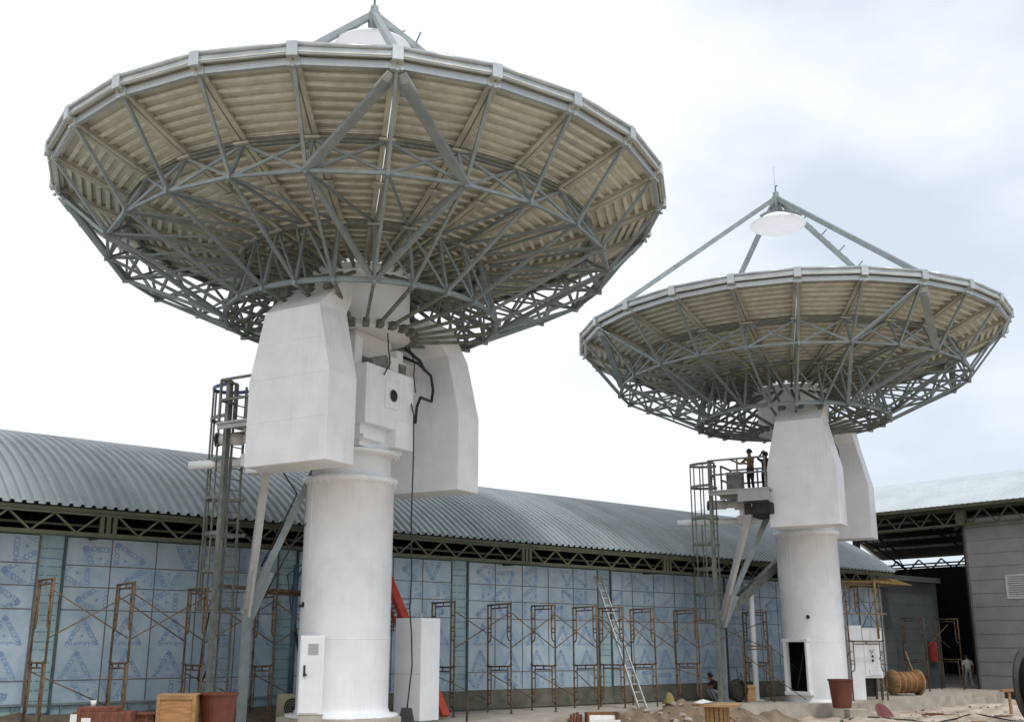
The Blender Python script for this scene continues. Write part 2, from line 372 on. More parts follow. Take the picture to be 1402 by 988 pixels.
SM['hub'] = mk(lambda b: b.lathe([(.4, 10.86), (1.42, 10.86), (1.46, 10.9), (1.46, 11.0), (1.38, 11.02), (1.38, 12.55), (1.6, 12.6), (1.6, 12.7), (.4, 12.7)], 48, smooth=False), 'hub', 'white')

# yoke frame: x = elevation axis (v), y = away from the viewer's right front (-u)
def cbox(b, s):
    def lev(z, u, v0, v1, c=.10):
        c = min(c, u*.3)
        p = [(v0, -u+c), (v0+c*.4, -u), (v1-c*.4, -u), (v1, -u+c), (v1, u-c), (v1-c*.4, u), (v0+c*.4, u), (v0, u-c)]
        return [(s*x, y, z) for x, y in p]
    for z, u in ((7.75, 1.362), (8.9, 1.362), (9.85, 1.146)):
        b.beam((s*3.623, -u+.1, z), (s*3.623, u-.1, z), .012, .012)
    b.loft([lev(6.6, 1.33, 2.5, 3.6, .03), lev(6.62, 1.36, 2.48, 3.62, .03), lev(8.9, 1.36, 2.48, 3.62, .03), lev(10.75, .93, 2.48, 3.62, .03), lev(11.62, .93, 2.05 if s < 0 else 1.4, 2.75, .03)], cap=True)
def f_(b):
    cbox(b, -1)
SM['box_near'] = mk(lambda b: cbox(b, -1), 'counterweight_box', 'white')
SM['box_far'] = mk(lambda b: cbox(b, 1), 'counterweight_box', 'white')
def f_(b):                                       # brackets with rods on top of a box
    pass
def bstrut(b, s, y):
    b.box(s*3.02-.13, s*3.02+.13, y-.13, y+.13, 11.34, 11.5)
    a = math.atan2(y*1.5, s*3.02)
    b.beam((s*3.02, y, 11.47), (RI*math.cos(a), RI*math.sin(a), ZI), .075)
BS = [mk(lambda b: bstrut(b, s, y), 'box_strut', 'olivebar') for y in (-.75, 0, .75) for s in (-1, 1)]
def f_(b):
    b.box(-1.12, 1.12, -1.32, 1.3, 8.05, 9.75, bev=.02)
    b.box(-1.0, 1.0, -1.05, 1.15, 7.45, 8.05)
    b.box(-1.1, -.15, -1.25, -.9, 7.62, 7.74); b.box(.25, 1.1, -1.36, -.9, 7.55, 8.35, bev=.01)
    for s in (-1, 1): b.box(s*.98-.16, s*.98+.16, -.9, .9, 9.75, 10.6, bev=.02)
    b.box(-.28, .34, -1.36, -1.3, 8.62, 9.42, bev=.008)
SM['yoke'] = mk(f_, 'yoke', 'white')
SM['elevation_shaft'] = mk(lambda b: (b.beam((-2.6, 0, 10.35), (2.6, 0, 10.35), .5, .5), b.beam((-.85, 0, 10.5), (.85, 0, 10.5), 1.3, .7)), 'elevation_shaft', 'white2')
SM['port_cover'] = mk(lambda b: (b.tube([(.08, -1.37, 9.0), (.08, -1.385, 9.0)], .16, 20, mat=0), b.tube([(.08, -1.366, 9.0), (.08, -1.372, 9.0)], .19, 20, mat=1)), 'port_cover', 'black', 'wgrey')
def f_(b):
    b.beam((-.75, -1.0, 9.8), (-.1, -1.0, 10.05), .5, .28, mat=0); b.box(.1, .5, -1.2, -.8, 9.76, 10.2, mat=1); b.box(.62, .95, -1.15, -.8, 9.76, 10.1, mat=0)
    b.tube([(-.2, -1.3, 10.8), (-.25, -1.38, 10.3), (-.2, -1.42, 9.9), (-.45, -1.4, 9.5)], .02, 6, mat=2)
    b.tube([(1.0, -1.2, 10.7), (1.05, -1.38, 10.2), (1.0, -1.4, 9.8), (1.1, -1.4, 9.3)], .02, 6, mat=2)
SM['elevation_gear'] = mk(f_, 'elevation_gear', 'olivebar', 'white2', 'black')
SM['service_cable'] = mk(lambda b: (b.tube([(1.3, -.6, 10.6), (1.5, -1.2, 10.3), (2.1, -1.25, 10.05), (2.45, -1.1, 9.7), (2.3, -1.15, 9.3), (1.5, -1.3, 9.25), (1.24, -1.36, 8.9), (1.2, -1.35, 8.4)], .045, 8), b.tube([(1.2, -.9, 10.75), (1.7, -1.1, 10.45), (2.0, -1.1, 10.2)], .05, 6)), 'service_cable', 'black')
def f_(b):
    b.lathe([(1.1, 6.7), (1.13, 6.75), (1.13, 7.3), (1.36, 7.32), (1.38, 7.36), (1.36, 7.42), (1.1, 7.45), (1.05, 7.6)], 56)
    for k in range(28):
        a = k*2*math.pi/28
        b.box(1.27*math.cos(a)-.025, 1.27*math.cos(a)+.025, 1.27*math.sin(a)-.025, 1.27*math.sin(a)+.025, 7.27, 7.32)
SM['azimuth_bearing'] = mk(f_, 'azimuth_bearing', 'white')
def jack(b, ln):
    b.tube([(-.5, 1.2, 7.2), (-.5, 2.9, 7.1), (-.5, 3.05, 7.1)], .16, 12); b.tube([(-.5, 2.8, 7.1), (-.5, ln, 6.97)], [.13, .125], 12)
    b.box(-.75, -.25, 2.5, 2.85, 6.75, 7.7, bev=.03); b.box(-.68, -.32, 2.85, 3.0, 6.95, 7.3)
def motor(b, o):
    b.tube([(-.6, o+1.3, 7.75), (-.6, o+3.2, 7.75)], .15, 12); b.tube([(-.6, o+3.0, 7.75), (-.6, o+3.65, 7.7)], [.2, .17], 12); b.tube([(-.6, o+3.65, 7.7), (-.6, o+3.75, 7.7)], .2, 12, mat=1)
    b.box(-.8, -.4, o+2.1, o+2.6, 7.55, 8.05, bev=.03); b.tube([(-.45, o+2.8, 7.85), (-.45, o+2.8, 8.25)], .11, 10)
    b.tube([(-.75, o+2.9, 7.9), (-.75, o+2.9, 8.15)], .09, 10)
for d_, ln, o in ((False, 4.45, 0), (True, 5.5, .5)):
    SM['azimuth_jack', d_] = mk(lambda b: jack(b, ln), 'azimuth_jack', 'white'); SM['jack_motor', d_] = mk(lambda b: motor(b, o), 'jack_motor', 'white2', 'black')
def ped(b, door):
    zs = [.34, .36, .55, 2.4, 6.5, 6.52]
    prof = ([(1.52, .30), (1.52, .36), (1.30, .38), (1.243, .5), (1.24, .6)] if not door else [(1.3, -.02), (1.3, .03), (1.25, .05), (1.24, .15), (1.24, .36)]) + [(1.24, 2.3), (1.24, 4.4), (1.24, 6.5), (1.33, 6.52), (1.35, 6.6), (1.33, 6.68), (1.1, 6.72)]
    if not door: b.lathe(prof, 64); 
    else: b.lathe(prof, 64, skip=lambda i, j: i == 4 and j in door)
    for k in range(36):
        a = k*2*math.pi/36
        b.box(1.29*math.cos(a)-.022, 1.29*math.cos(a)+.022, 1.29*math.sin(a)-.022, 1.29*math.sin(a)+.022, 6.47, 6.52)
    for z in (2.3, 4.4): b.lathe([(1.24, z-.02), (1.248, z-.008), (1.248, z+.008), (1.24, z+.02)], 64, skip=(lambda i, j: j in door) if door and z < 3 else None)
    for a_, z0_, z1_ in ((-1.9, .5, 2.3), (-.9, 2.3, 4.4), (-2.4, 4.4, 6.5), (-1.2, 4.4, 6.5)): b.beam((1.241*math.cos(a_), 1.241*math.sin(a_), z0_+.02), (1.241*math.cos(a_), 1.241*math.sin(a_), z1_-.02), .016, .012)
# pedestal doorway of the right antenna faces polar angle -124 deg
DJ = [math.floor(((-139+360) % 360)/360*64) + d for d in (-4, -3, -2, -1, 0, 1, 2, 3)]
SM['pedestal_plain'] = mk(lambda b: ped(b, None), 'pedestal', 'white')
SM['pedestal_door'] = mk(lambda b: ped(b, DJ), 'pedestal', 'white')
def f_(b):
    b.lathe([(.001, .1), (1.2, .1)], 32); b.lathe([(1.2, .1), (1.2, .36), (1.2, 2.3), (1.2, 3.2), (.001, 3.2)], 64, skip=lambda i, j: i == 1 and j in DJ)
SM['pedestal_shade_liner'] = mk(f_, 'pedestal_shade_liner', 'dark')  # dark liner added inside the pedestal, painting the shade behind the doorway
def f_(b):                                       # in local x = outward, y = sideways
    b.box(1.06, 1.34, -.56, -.46, .3, 2.4, bev=.01); b.box(1.06, 1.34, .46, .56, .3, 2.4, bev=.01)
    b.box(1.06, 1.345, -.6, .6, 2.28, 2.41, bev=.01); b.box(1.06, 1.345, -.6, .6, .26, .4, bev=.01)
SM['inner_cable'] = mk(lambda b: (b.tube([(.9, .25, 3.1), (.95, .2, 2.2), (1.0, .05, 1.4), (1.0, -.1, .9), (.95, -.25, .5), (.8, -.3, .15)], .03, 6)), 'inner_cable', 'black')
SM['door_frame'] = mk(f_, 'door_frame', 'white')
SM['foundation'] = mk(lambda b: b.lathe([(1.75, -.02), (1.72, .28), (1.5, .31), (.1, .31)], 8, smooth=False), 'foundation', 'conc')
SM['vent_port'] = mk(lambda b: (b.tube([(1.2, 0, 0), (1.265, 0, 0)], .075, 12), b.tube([(1.2, 0, 0), (1.36, 0, -.05)], .04, 8)), 'vent_port', 'dark')

def antenna(label, X, Y, off, boff, quad, yoke, door):
    rt = thing('satellite_antenna', label, 'satellite dish', (X, Y, 0), 0, 'satellite antennas')
    if not door: ob('foundation', SM['foundation'], rt, rz=.2)
    pd = ob('pedestal', SM['pedestal_door' if door else 'pedestal_plain'], rt)
    if door:
        ob('door_frame', SM['door_frame'], pd, rz=R(-139)); ob('pedestal_shade_liner', SM['pedestal_shade_liner'], pd); ob('inner_cable', SM['inner_cable'], pd, rz=R(-139))
        ob('vent_port', SM['vent_port'], pd, (0, 0, 3.25), rz=R(-112))
    else:
        ob('vent_port', SM['vent_port'], pd, (0, 0, 3.2), rz=R(-148))
    ob('azimuth_bearing', SM['azimuth_bearing'], rt)
    yk = ob('yoke', SM['yoke'], rt, rz=yoke)
    for n in ('port_cover', 'elevation_gear', 'elevation_shaft', 'service_cable'):
        if n != 'service_cable' or not door: ob(n, SM[n], yk)
    for n in ('azimuth_jack', 'jack_motor'): ob(n, SM[n, door], rt, rz=yoke+R(33))
    dl = (off[0], off[1], 0)
    for n in ('box_near', 'box_far'): ob('counterweight_box', SM[n], rt, (*boff, 0), rz=yoke)
    for me in BS: ob('box_strut', me, rt, (*boff, 0), rz=yoke)
    ob('hub', SM['hub'], rt, dl, rz=quad)
    for k in range(NS):
        a = quad + k*DA
        rb = ob('radial_truss', SM['radial_rib'], rt, dl, a)
        for n in ('rim_bracket', 'lower_chord', 'rim_strut', 'web_struts'): ob(n, SM[n], rb)
        ob('hub_strut', SM['hub_strut'], rb)
        for n in ('outer_panel', 'middle_panel', 'inner_panel', 'rim_edge', 'rim_ring_beam', 'middle_ring_beam', 'inner_ring_beam', 'lower_ring_beam', 'hub_ring_beam', 'ring_brace', 'hub_brace'):
            ob(n, SM[n], rt, dl, a)
    for q in range(4):
        a = quad + q*math.pi/2
        lg = ob('feed_leg', SM['feed_leg_with_pegs' if q == 1 else 'feed_leg'], rt, dl, a)
        ob('leg_support_brace', SM['leg_support_brace'], rt, dl, a)
    s = ob('subreflector', SM['subreflector'], rt, dl, quad)
    ap = ob('apex_frame', SM['apex_frame'], rt, dl, quad); ob('lightning_rod', SM['lightning_rod'], ap)
    ob('feed_horn', SM['feed_horn'], rt, dl)
    return rt
antenna('nearer dish antenna, larger in view, beside the tall white cabinet and red beam', -4.6, 30.26, (.17, 0), (.58, -.2), R(11.9-90), R(60), False)
antenna('farther dish antenna with an open doorway in its white pedestal', 12.25, 44.8, (-.28, 0), (.8, -.3), R(18.6-90), R(61), True)

# ------------------------------------------------------------------ access towers beside the antennas
def tower(label, X, Y, yoke, hoop_mat, cy=3.4, DZ=8.05, brace=None):
    base = Vector((-.3, cy))
    q = Matrix.Rotation(yoke, 2) @ base
    rt = thing('access_tower', label, 'access tower', (X+q.x, Y+q.y, 0), yoke, 'access towers beside the antennas')
    ofs = Vector((base.x, base.y, 0))
    def part(name, fn, *ms, parent=None):
        b = MB(); fn(b); b.v = [(x-ofs.x, y-ofs.y, z) for x, y, z in b.v]
        return ob(name, fix(b.mesh(name, [M[m] for m in ms])), parent or rt)
    def f(b):
        b.beam((-.3, cy, 0), (-.3, cy, 3.5), .19, .19); b.box(-.6, 0, cy-.3, cy+.3, 0, .05)
        b.beam((-.18, cy+.1, 0.05), (-.18, cy+.1, 3.3), .1, .1)
    part('column', f, 'steel')
    for v, y in ((-1.0, 2.3), (1.0, 2.1)):
        part('strut', lambda b: (b.beam((-.3, cy, 3.1), (v, y, DZ-.55), .19, .19), b.beam((-.3, cy, 2.9), (-.3+(v+.3)*.25, cy+(y-cy)*.25, 4.1), .06, .4)), 'steel' if v > 0 else 'wgrey')
    if brace:
        e = Matrix.Rotation(-yoke, 2) @ (Vector(brace[:2]) - Vector((X, Y)))
        part('strut', lambda b: (b.beam((-.3, cy, 3.2), (e.x, e.y, brace[2]), .12, .36), b.beam((-.3, cy+.12, 3.35), (e.x, e.y+.12, brace[2]+.15), .2, .05)), 'olivebar')
    def f(b):
        b.box(-1.45, 1.45, 1.5, 3.92, DZ-.06, DZ); b.box(-1.45, 1.45, 2.62, 2.72, DZ-.5, DZ-.065); b.box(-1.45, -1.35, 1.5, 2.62, DZ-.5, DZ-.065); b.box(1.35, 1.45, 1.5, 2.62, DZ-.5, DZ-.065)
        for x in (-1.38, 0, 1.38): b.beam((x, 2.72, DZ-.13), (x, 3.9, DZ-.13), .06, .12)
    part('deck', f, 'wgrey')
    part('gearbox', lambda b: (b.box(-1.1, 1.0, 1.5, 2.6, DZ-.98, DZ-.54, bev=.03)), 'dark')
    def f(b):
        for i, (x, y) in enumerate(C): b.beam((x, y, DZ), (x, y, DZ+1.2), .06)
        for z in (.62, 1.2):
            for p, q in zip(C[:-1], C[1:]): b.beam((*p, DZ+z), (*q, DZ+z), .065)
    for C in ([(-1.4, 1.6), (-1.4, 2.7), (-1.4, 3.85), (-.78, 3.85)], [(.1, 3.85), (1.4, 3.85), (1.4, 2.7), (1.4, 1.6)]): part('guardrail', f, 'olivebar')
    def f(b):
        for x in (-.7, -.27): b.beam((x, 4.0, .1), (x, 4.0, DZ+1.25), .055, .05)
        for i in range(30): b.beam((-.7, 4.0, .3+.3*i), (-.27, 4.0, .3+.3*i), .028)
    part('ladder', f, 'olivebar')
    part('post', lambda b: (b.beam((-.95, 3.98, 0), (-.95, 3.98, DZ+1.3), .13, .14), b.beam((-.95, 3.98, 5.0), (-.45, 3.98, 5.0), .06)), 'olivebar')
    def f(b):
        def hoop(z): return [(-.485 + .52*math.cos(a), 4.02 + .95*math.sin(a), z) for a in [math.pi*i/12 for i in range(13)]]
        for i, z in enumerate((DZ+1.2, DZ+.3, 7.15, 6.1, 5.1, 4.1, 3.1)):
            h = hoop(z)
            for k in range(12): b.beam(h[k], h[k+1], .03, .10, mat=0 if i else 1, ext=.005)
        for k in (1, 3, 6, 9, 11):
            h0, h1 = hoop(3.1)[k], hoop(DZ+1.2)[k]; b.beam(h0, h1, .042, .04)
    part('ladder_cage', f, 'olivebar', hoop_mat)
    def f(b):
        b.box(-1.0, -.5, 2.7, 3.3, DZ, DZ+.75, bev=.02)
    part('control_box', f, 'olivebar')
    if hoop_mat == 'blue':
        def f(b):
            b.tube([(-1.0, 4.1, 3.0), (-1.05, 4.2, 2.2), (-1.1, 4.2, 1.6), (-1.05, 4.3, 1.25), (-.95, 4.25, 1.2), (-.9, 4.1, 1.6), (-.95, 4.08, 2.6)], .025, 6)
            b.tube([(-.2, 3.2, 7.5), (.3, 2.4, 6.2), (.1, 2.9, 5.0), (-.1, 3.2, 4.2)], .025, 6); b.tube([(.6, 2.2, 7.5), (.9, 1.9, 6.0), (.5, 2.4, 5.2), (-.1, 3.3, 3.0)], .02, 6)
        part('cable', f, 'black')
    return rt
tower('access tower with blue topped ladder cage left of the nearer antenna', -4.03, 28.06, R(60), 'blue')
tower('access tower with rusty ladder cage and two workers on its deck', 11.95, 41.8, R(61), 'olivebar', 4.0, 8.1, (11.3, 45.7, 5.5))

# ------------------------------------------------------------------ warehouse with the arched roof
wh = thing('warehouse', 'long warehouse under construction with arched grey roof and blue film covered wall', 'building', W(0, 0), FANG)
def wpart(name, b, ms, parent=None, **kw): return ob(name, fix(b.mesh(name, [M[m] for m in ms])), parent or wh, **kw)
ZT = 4.95
RA, RAD = R(37), 16.0; EN, EZ = 1.35, 5.62
txt = bpy.data.curves.new('print', 'FONT'); txt.body = 'ALUCOBOND'; txt.size = 1; txt.align_x = 'CENTER'; txt.resolution_u = 2; txt.offset = .018; txt.space_character = .92
to = bpy.data.objects.new('print', txt); col.objects.link(to)
bpy.context.view_layer.update()
tm = bpy.data.meshes.new_from_object(to.evaluated_get(bpy.context.evaluated_depsgraph_get()))
tv = [v.co.copy() for v in tm.vertices]; tf = [tuple(p.vertices) for p in tm.polygons]
tw = max(v.x for v in tv)-min(v.x for v in tv)
bpy.data.objects.remove(to); bpy.data.curves.remove(txt); bpy.data.meshes.remove(tm)
def logo(b, t, z, side, rot, y, clip):
    h = side*math.sqrt(3)/2; sc_ = side*.90/tw; vs_all = []
    vs = []; fs = []
    for k in range(3):
        a = k*2*math.pi/3
        for v in tv:
            x = v.x*sc_; zz = v.y*sc_*1.3 - h/3 - .01
            vs.append((x*math.cos(a)-zz*math.sin(a), x*math.sin(a)+zz*math.cos(a)))
        o = k*len(tv); fs += [tuple(i+o for i in f) for f in tf]
    o = len(vs); q = side*.05
    vs += [(-q, -q*.6), (q, -q*.6), (0, q*1.1)]; fs.append((o, o+1, o+2))
    c, s = math.cos(rot), math.sin(rot)
    P = [(t + x*c - zz*s, y, z + x*s + zz*c) for x, zz in vs]
    x0, x1, z0, z1 = clip
    keep = [f for f in fs if all(x0 < P[i][0] < x1 and z0 < P[i][2] < z1 for i in f)]
    used = sorted({i for f in keep for i in f}); mp_ = {i: n for n, i in enumerate(used)}
    b.add([P[i] for i in used], [tuple(mp_[i] for i in f) for f in keep])
rows_z = [.70, 1.25, 3.05, 3.65, 4.22, ZT]
bays = [(-6.1, .22), (.90, 7.25), (7.93, 13.9), (14.6, 20.95), (21.65, 27.9), (28.6, 34.8), (35.5, 41.0)]
for bi, (t0, t1) in enumerate(bays):
    b = MB(); b.box(t0, t1, .0, .12, .66, ZT)
    wb = wpart('wall_bay', b, ['film'])
    b = MB()
    for z in rows_z[1:-1]: b.box(t0, t1, -.012, 0, z-.013, z+.013)
    n = max(1, round((t1-t0)/1.2))
    for i in range(1, n):
        t = t0 + (t1-t0)*i/n; b.box(t-.013, t+.013, -.014, 0, .7, ZT)
    b.box(t1, t1+.05, -.03, 0, .66, ZT)
    wpart('panel_joints', b, ['joint'], wb)
    b = MB()
    rnd = random.Random(bi*11+3)
    cw = (t1-t0)/n
    for i in range(n):
        c0 = t0 + cw*i + .02; c1 = c0 + cw - .04
        for z, lim in ((1.62, (1.27, 2.12)), (2.5, (2.12, 3.03)), (.95, (.7, 1.23)), (3.35, (3.07, 3.63)), (3.95, (3.67, 4.2)), (4.62, (4.24, ZT-.02))):
            big = lim[1]-lim[0] > .8
            rot = 0 if big else rnd.choice((.52, -.52, 1.05, 3.14+.5, 2.6))
            off = .5*cw + rnd.uniform(-.08, .08) if big else rnd.choice((.3, .75))*cw
            logo(b, c0 + off, z - (.12 if big else rnd.uniform(-.2, .3)), .95 if big else 1.1, rot + rnd.uniform(-.05, .05), -.006, (c0, c1, *lim))
    wpart('film_print', b, ['ink'], wb)
for t1 in (.9, 7.93, 14.6, 21.65, 28.6, 35.5):
    b = MB(); b.box(t1-.68, t1-.02, -.004, .1, .45, ZT+.02)
    st = wpart('wrap_strip', b, ['teal'])
    b = MB(); rnd = random.Random(int(t1*10))
    for i in range(17):
        z = .75 + i*.245 + rnd.uniform(-.06, .06)
        for (a0, a1) in ((.04, .2), (.28, .6)) if i % 3 else ((.05, .58),):
            x = t1-.68 + a0
            while x < t1-.68+a1:
                l = rnd.uniform(.03, .09); b.box(x, min(x+l, t1-.05), -.008, -.004, z-.014, z+.014); x += l + .02
    wpart('wrap_print', b, ['tealink'], st)
    b = MB(); b.box(t1-.025, t1+.045, -.06, .05, .3, ZT+.05); wpart('wall_post', b, ['pole'])
b = MB(); b.box(9.3, 41.0, -.05, .3, -.3, .645); b.box(9.3, 41, -.09, -.05, .05, .13); wpart('plinth', b, ['plinth'])
b = MB(); b.box(-6.1, 9.3, .05, .3, -.3, .63); wpart('lower_wrap', b, ['teal'])
b = MB(); b.box(-6.1, 9.3, -.03, .05, .63, .69)
for i in range(26): b.box(-6+i*.6, -5.95+i*.6, -.01, .05, .3, .63)
wpart('sill_track', b, ['steel'])
b = MB(); b.box(-6.1, 39.6, -.03, .25, ZT+.02, 5.02); b.box(-6.1, 39.6, .1, .22, 5.02, 5.1); wpart('wall_flashing', b, ['green'])
# closed shell behind the film so the inside is dark
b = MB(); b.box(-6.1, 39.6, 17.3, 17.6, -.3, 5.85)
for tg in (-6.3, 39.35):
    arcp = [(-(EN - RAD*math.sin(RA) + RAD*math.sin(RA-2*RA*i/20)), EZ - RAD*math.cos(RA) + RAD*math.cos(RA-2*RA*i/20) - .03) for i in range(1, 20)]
    b.prism([(.35, -.3), (.35, 5.5)] + [q for q in arcp if .35 < q[0] < 17.2] + [(17.25, 5.7), (17.25, -.3)], tg, tg+.2, lambda u, v, w: (w, u, v)); wpart('rear_wall', b, ['grey_shade'])
# eave truss
b = MB(); TN = -1.25; z0, z1 = 4.93, 5.47
b.beam((-8, TN, z1), (39.6, TN, z1), .1, .1); b.beam((-8, TN, z0), (39.6, TN, z0), .1, .1)
b.beam((-8, TN+.55, z0+.28), (39.6, TN+.55, z0+.28), .06, .06)
T = 1.55
while T > -8: T -= 7.35
while T < 39:
    for o in (-.17, 0, .17): b.box(T+o-.055, T+o+.055, TN-.045, TN+.05, z0+.05, z1-.05)
    for k in range(6):
        a = T + .25 + (7.35-.5)*k/6; c = T + .25 + (7.35-.5)*(k+.5)/6; e = T + .25 + (7.35-.5)*(k+1)/6
        if e < 39.5: b.beam((a, TN, z1-.03), (c, TN, z0+.03), .06, .05); b.beam((c, TN, z0+.03), (e, TN, z1-.03), .06, .05)
    b.beam((T, TN, z0), (T, .1, ZT), .1, .1); b.beam((T, TN, z1), (T, .3, z1+.15), .1, .1)
    T += 7.35
wpart('eave_truss', b, ['olive'])
b = MB()
for i in range(7):
    y = -.9 + i*1.1; b.beam((-8, y, 5.56+.33*(i+.4)*.9), (39.8, y, 5.56+.33*(i+.4)*.9), .08, .12)
wpart('purlins', b, ['shade'])
# arched ribbed roof
b = MB(); pitch = .29; tt = []; 
t = -9.0; 
while t < 40.2:
    tt += [(t, 0), (t+.16, 0), (t+.185, .075), (t+.265, .075)]; t += pitch
arc = [RA - 2*RA*i/36 for i in range(37)]
rows = []
for a in arc:
    nn = EN - RAD*math.sin(RA) + RAD*math.sin(a); zz = EZ - RAD*math.cos(RA) + RAD*math.cos(a)
    rows.append([(x, -(nn + math.sin(a)*h), zz + math.cos(a)*h) for x, h in tt])
b.loft(rows, close=False)
rm = M['roof']; nt2 = rm.node_tree; N2 = nt2.nodes; L2 = nt2.links            # sheet by sheet tone, stains running down the slope
tc2 = N2.new('ShaderNodeTexCoord'); sp2 = N2.new('ShaderNodeSeparateXYZ'); L2.new(tc2.outputs['Object'], sp2.inputs[0])
mu = N2.new('ShaderNodeMath'); mu.operation = 'MULTIPLY'; mu.inputs[1].default_value = 1/1.16; L2.new(sp2.outputs['X'], mu.inputs[0])
fl2 = N2.new('ShaderNodeMath'); fl2.operation = 'FLOOR'; L2.new(mu.outputs[0], fl2.inputs[0])
wn = N2.new('ShaderNodeTexWhiteNoise'); wn.noise_dimensions = '1D'; L2.new(fl2.outputs[0], wn.inputs['W'])
st2 = N2.new('ShaderNodeMapping'); st2.inputs['Scale'].default_value = (2.2, .22, .22); L2.new(tc2.outputs['Object'], st2.inputs['Vector'])
ns2 = N2.new('ShaderNodeTexNoise'); ns2.inputs['Scale'].default_value = 1.3; ns2.inputs['Detail'].default_value = 6; L2.new(st2.outputs['Vector'], ns2.inputs['Vector'])
ad = N2.new('ShaderNodeMath'); ad.operation = 'MULTIPLY_ADD'; L2.new(wn.outputs['Value'], ad.inputs[0]); ad.inputs[1].default_value = .35; L2.new(ns2.outputs['Fac'], ad.inputs[2])
mr2 = N2.new('ShaderNodeMapRange'); mr2.inputs['From Min'].default_value = .35; mr2.inputs['From Max'].default_value = 1.0; mr2.inputs['To Min'].default_value = .80; mr2.inputs['To Max'].default_value = 1.1; L2.new(ad.outputs[0], mr2.inputs['Value'])
bs2 = N2['Principled BSDF']; old = bs2.inputs['Base Color'].links[0].from_socket
mm2 = N2.new('ShaderNodeMix'); mm2.data_type = 'RGBA'; mm2.blend_type = 'MULTIPLY'; mm2.inputs['Factor'].default_value = 1
L2.new(old, mm2.inputs['A']); L2.new(mr2.outputs['Result'], mm2.inputs['B']); L2.new(mm2.outputs['Result'], bs2.inputs['Base Color'])
rf = wpart('arched_roof', b, ['roof'])
b = MB(); b.box(-9, 40.2, -EN+.05, -EN+.1, EZ-.16, EZ-.03); wpart('gutter_edge', b, ['olive'], rf)
b = MB(); b.box(-9, 40.2, 2.4, 2.6, 7.05, 7.2); b.box(-9, 40.2, -.6, -.5, 5.75, 5.9); wpart('ceiling_beam', b, ['shade'], rf)
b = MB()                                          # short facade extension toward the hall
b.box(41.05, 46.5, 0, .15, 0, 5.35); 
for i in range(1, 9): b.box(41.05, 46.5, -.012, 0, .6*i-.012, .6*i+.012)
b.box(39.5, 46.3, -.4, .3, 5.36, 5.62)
wpart('side_wall', b, ['grey_shade'])
b = MB()                                          # sheets still stacked along the open edge of the roof
for i in range(6): b.box(37.6+.2*i, 41.6-.1*i, -1.4+.1*i, -.3, 5.05+.05*i, 5.085+.05*i)
wpart('loose_roof_sheets', b, ['brass'])

# ------------------------------------------------------------------ hall on the right
hall = thing('hall_building', 'open sided hall with pale roof and grey plank cladding at the right', 'building', W(46.5, 0), FANG)
HR, HA, HZ = 36.0, R(25), 9.3
def hpart(name, b, ms, parent=None): return ob(name, fix(b.mesh(name, [M[m] for m in ms])), parent or hall)
HD = 2*HR*math.sin(HA)
b = MB(); rows = []
ys_ = []; y = -16.0
while y < 21: ys_ += [(y, 0), (y+.2, 0), (y+.23, .05), (y+.31, .05)]; y += .34
for i in range(33):
    a = HA - 2*HA*i/32; x = -1.0 + HR*math.sin(HA) - HR*math.sin(a); z = HZ - HR*math.cos(HA) + HR*math.cos(a)
    rows.append([(x - math.sin(a)*h, yy, z + math.cos(a)*h) for yy, h in ys_])
b.loft(rows, close=False); pr_ = hpart('pale_roof', b, ['roof2'])
b = MB(); b.loft([[(r[0][0]+.04, -15.7, r[0][2]-.05), (r[0][0]+.04, 20.6, r[0][2]-.05)] for r in rows], close=False); hpart('ceiling_shade_sheet', b, ['hall_shade'], pr_)  # black sheet added under the roof to paint the interior shade
b = MB()
def hz(x):
    s = HR*math.sin(HA) - (x+1.0); a = math.asin(max(-1, min(1, s/HR))); return HZ - HR*math.cos(HA) + HR*math.cos(a)
for x in [-.6 + 1.55*i for i in range(19)]:
    b.beam((x, -15.5, hz(x)-.22), (x, 20, hz(x)-.22), .09, .2)
hpart('roof_purlins', b, ['olivebar'])
for k in range(6):                                # cross trusses
    y = -15 + 6.6*k; b = MB(); n = 16
    top = [(-.7 + (HD-1.2)*i/n) for i in range(n+1)]
    for i in range(n):
        b.beam((top[i], y, hz(top[i])-.4), (top[i+1], y, hz(top[i+1])-.4), .12, .12); b.beam((top[i], y, hz(top[i])-1.35), (top[i+1], y, hz(top[i+1])-1.35), .12, .12)
        b.beam((top[i], y, hz(top[i])-.4), (top[i+1], y, hz(top[i+1])-1.35), .07)
    hpart('roof_truss', b, ['shade'])
    b = MB(); b.box(.2, .5, y-.15, y+.15, 0, hz(.3)-1.35); b.box(HD-1.6, HD-1.3, y-.15, y+.15, 0, hz(HD-1.5)-1.3); hpart('hall_column', b, ['shade'])
b = MB(); z0, z1 = HZ-1.0, HZ-.2
b.beam((-.6, -15.9, z1), (-.6, 20, z1), .12, .12); b.beam((-.6, -15.9, z0), (-.6, 20, z0), .12, .12)
for k in range(26): 
    y = -15.9 + 1.4*k; b.beam((-.6, y, z1), (-.6, y+.7, z0), .07); b.beam((-.6, y+.7, z0), (-.6, y+1.4, z1), .07)
for y in (-2.1, 4.5): b.box(-.7, -.45, y-.25, y+.25, z0-.02, z1+.02)
hpart('front_truss', b, ['olive'])
b = MB(); b.box(-1.08, -1.02, -16, 21, HZ-.16, HZ+.02); hpart('roof_edge', b, ['olive'])
b = MB(); b.box(.0, .2, -15.9, -1.9, 0, HZ-.65)
wl = hpart('clad_wall', b, ['grey'])
b = MB()
for i in range(1, 13): b.box(-.012, 0, -15.9, -1.9, .68*i-.014, .68*i+.014)
b.box(-.02, .0, -1.96, -1.86, 0, HZ-.7); hpart('cladding_joints', b, ['joint'], wl)
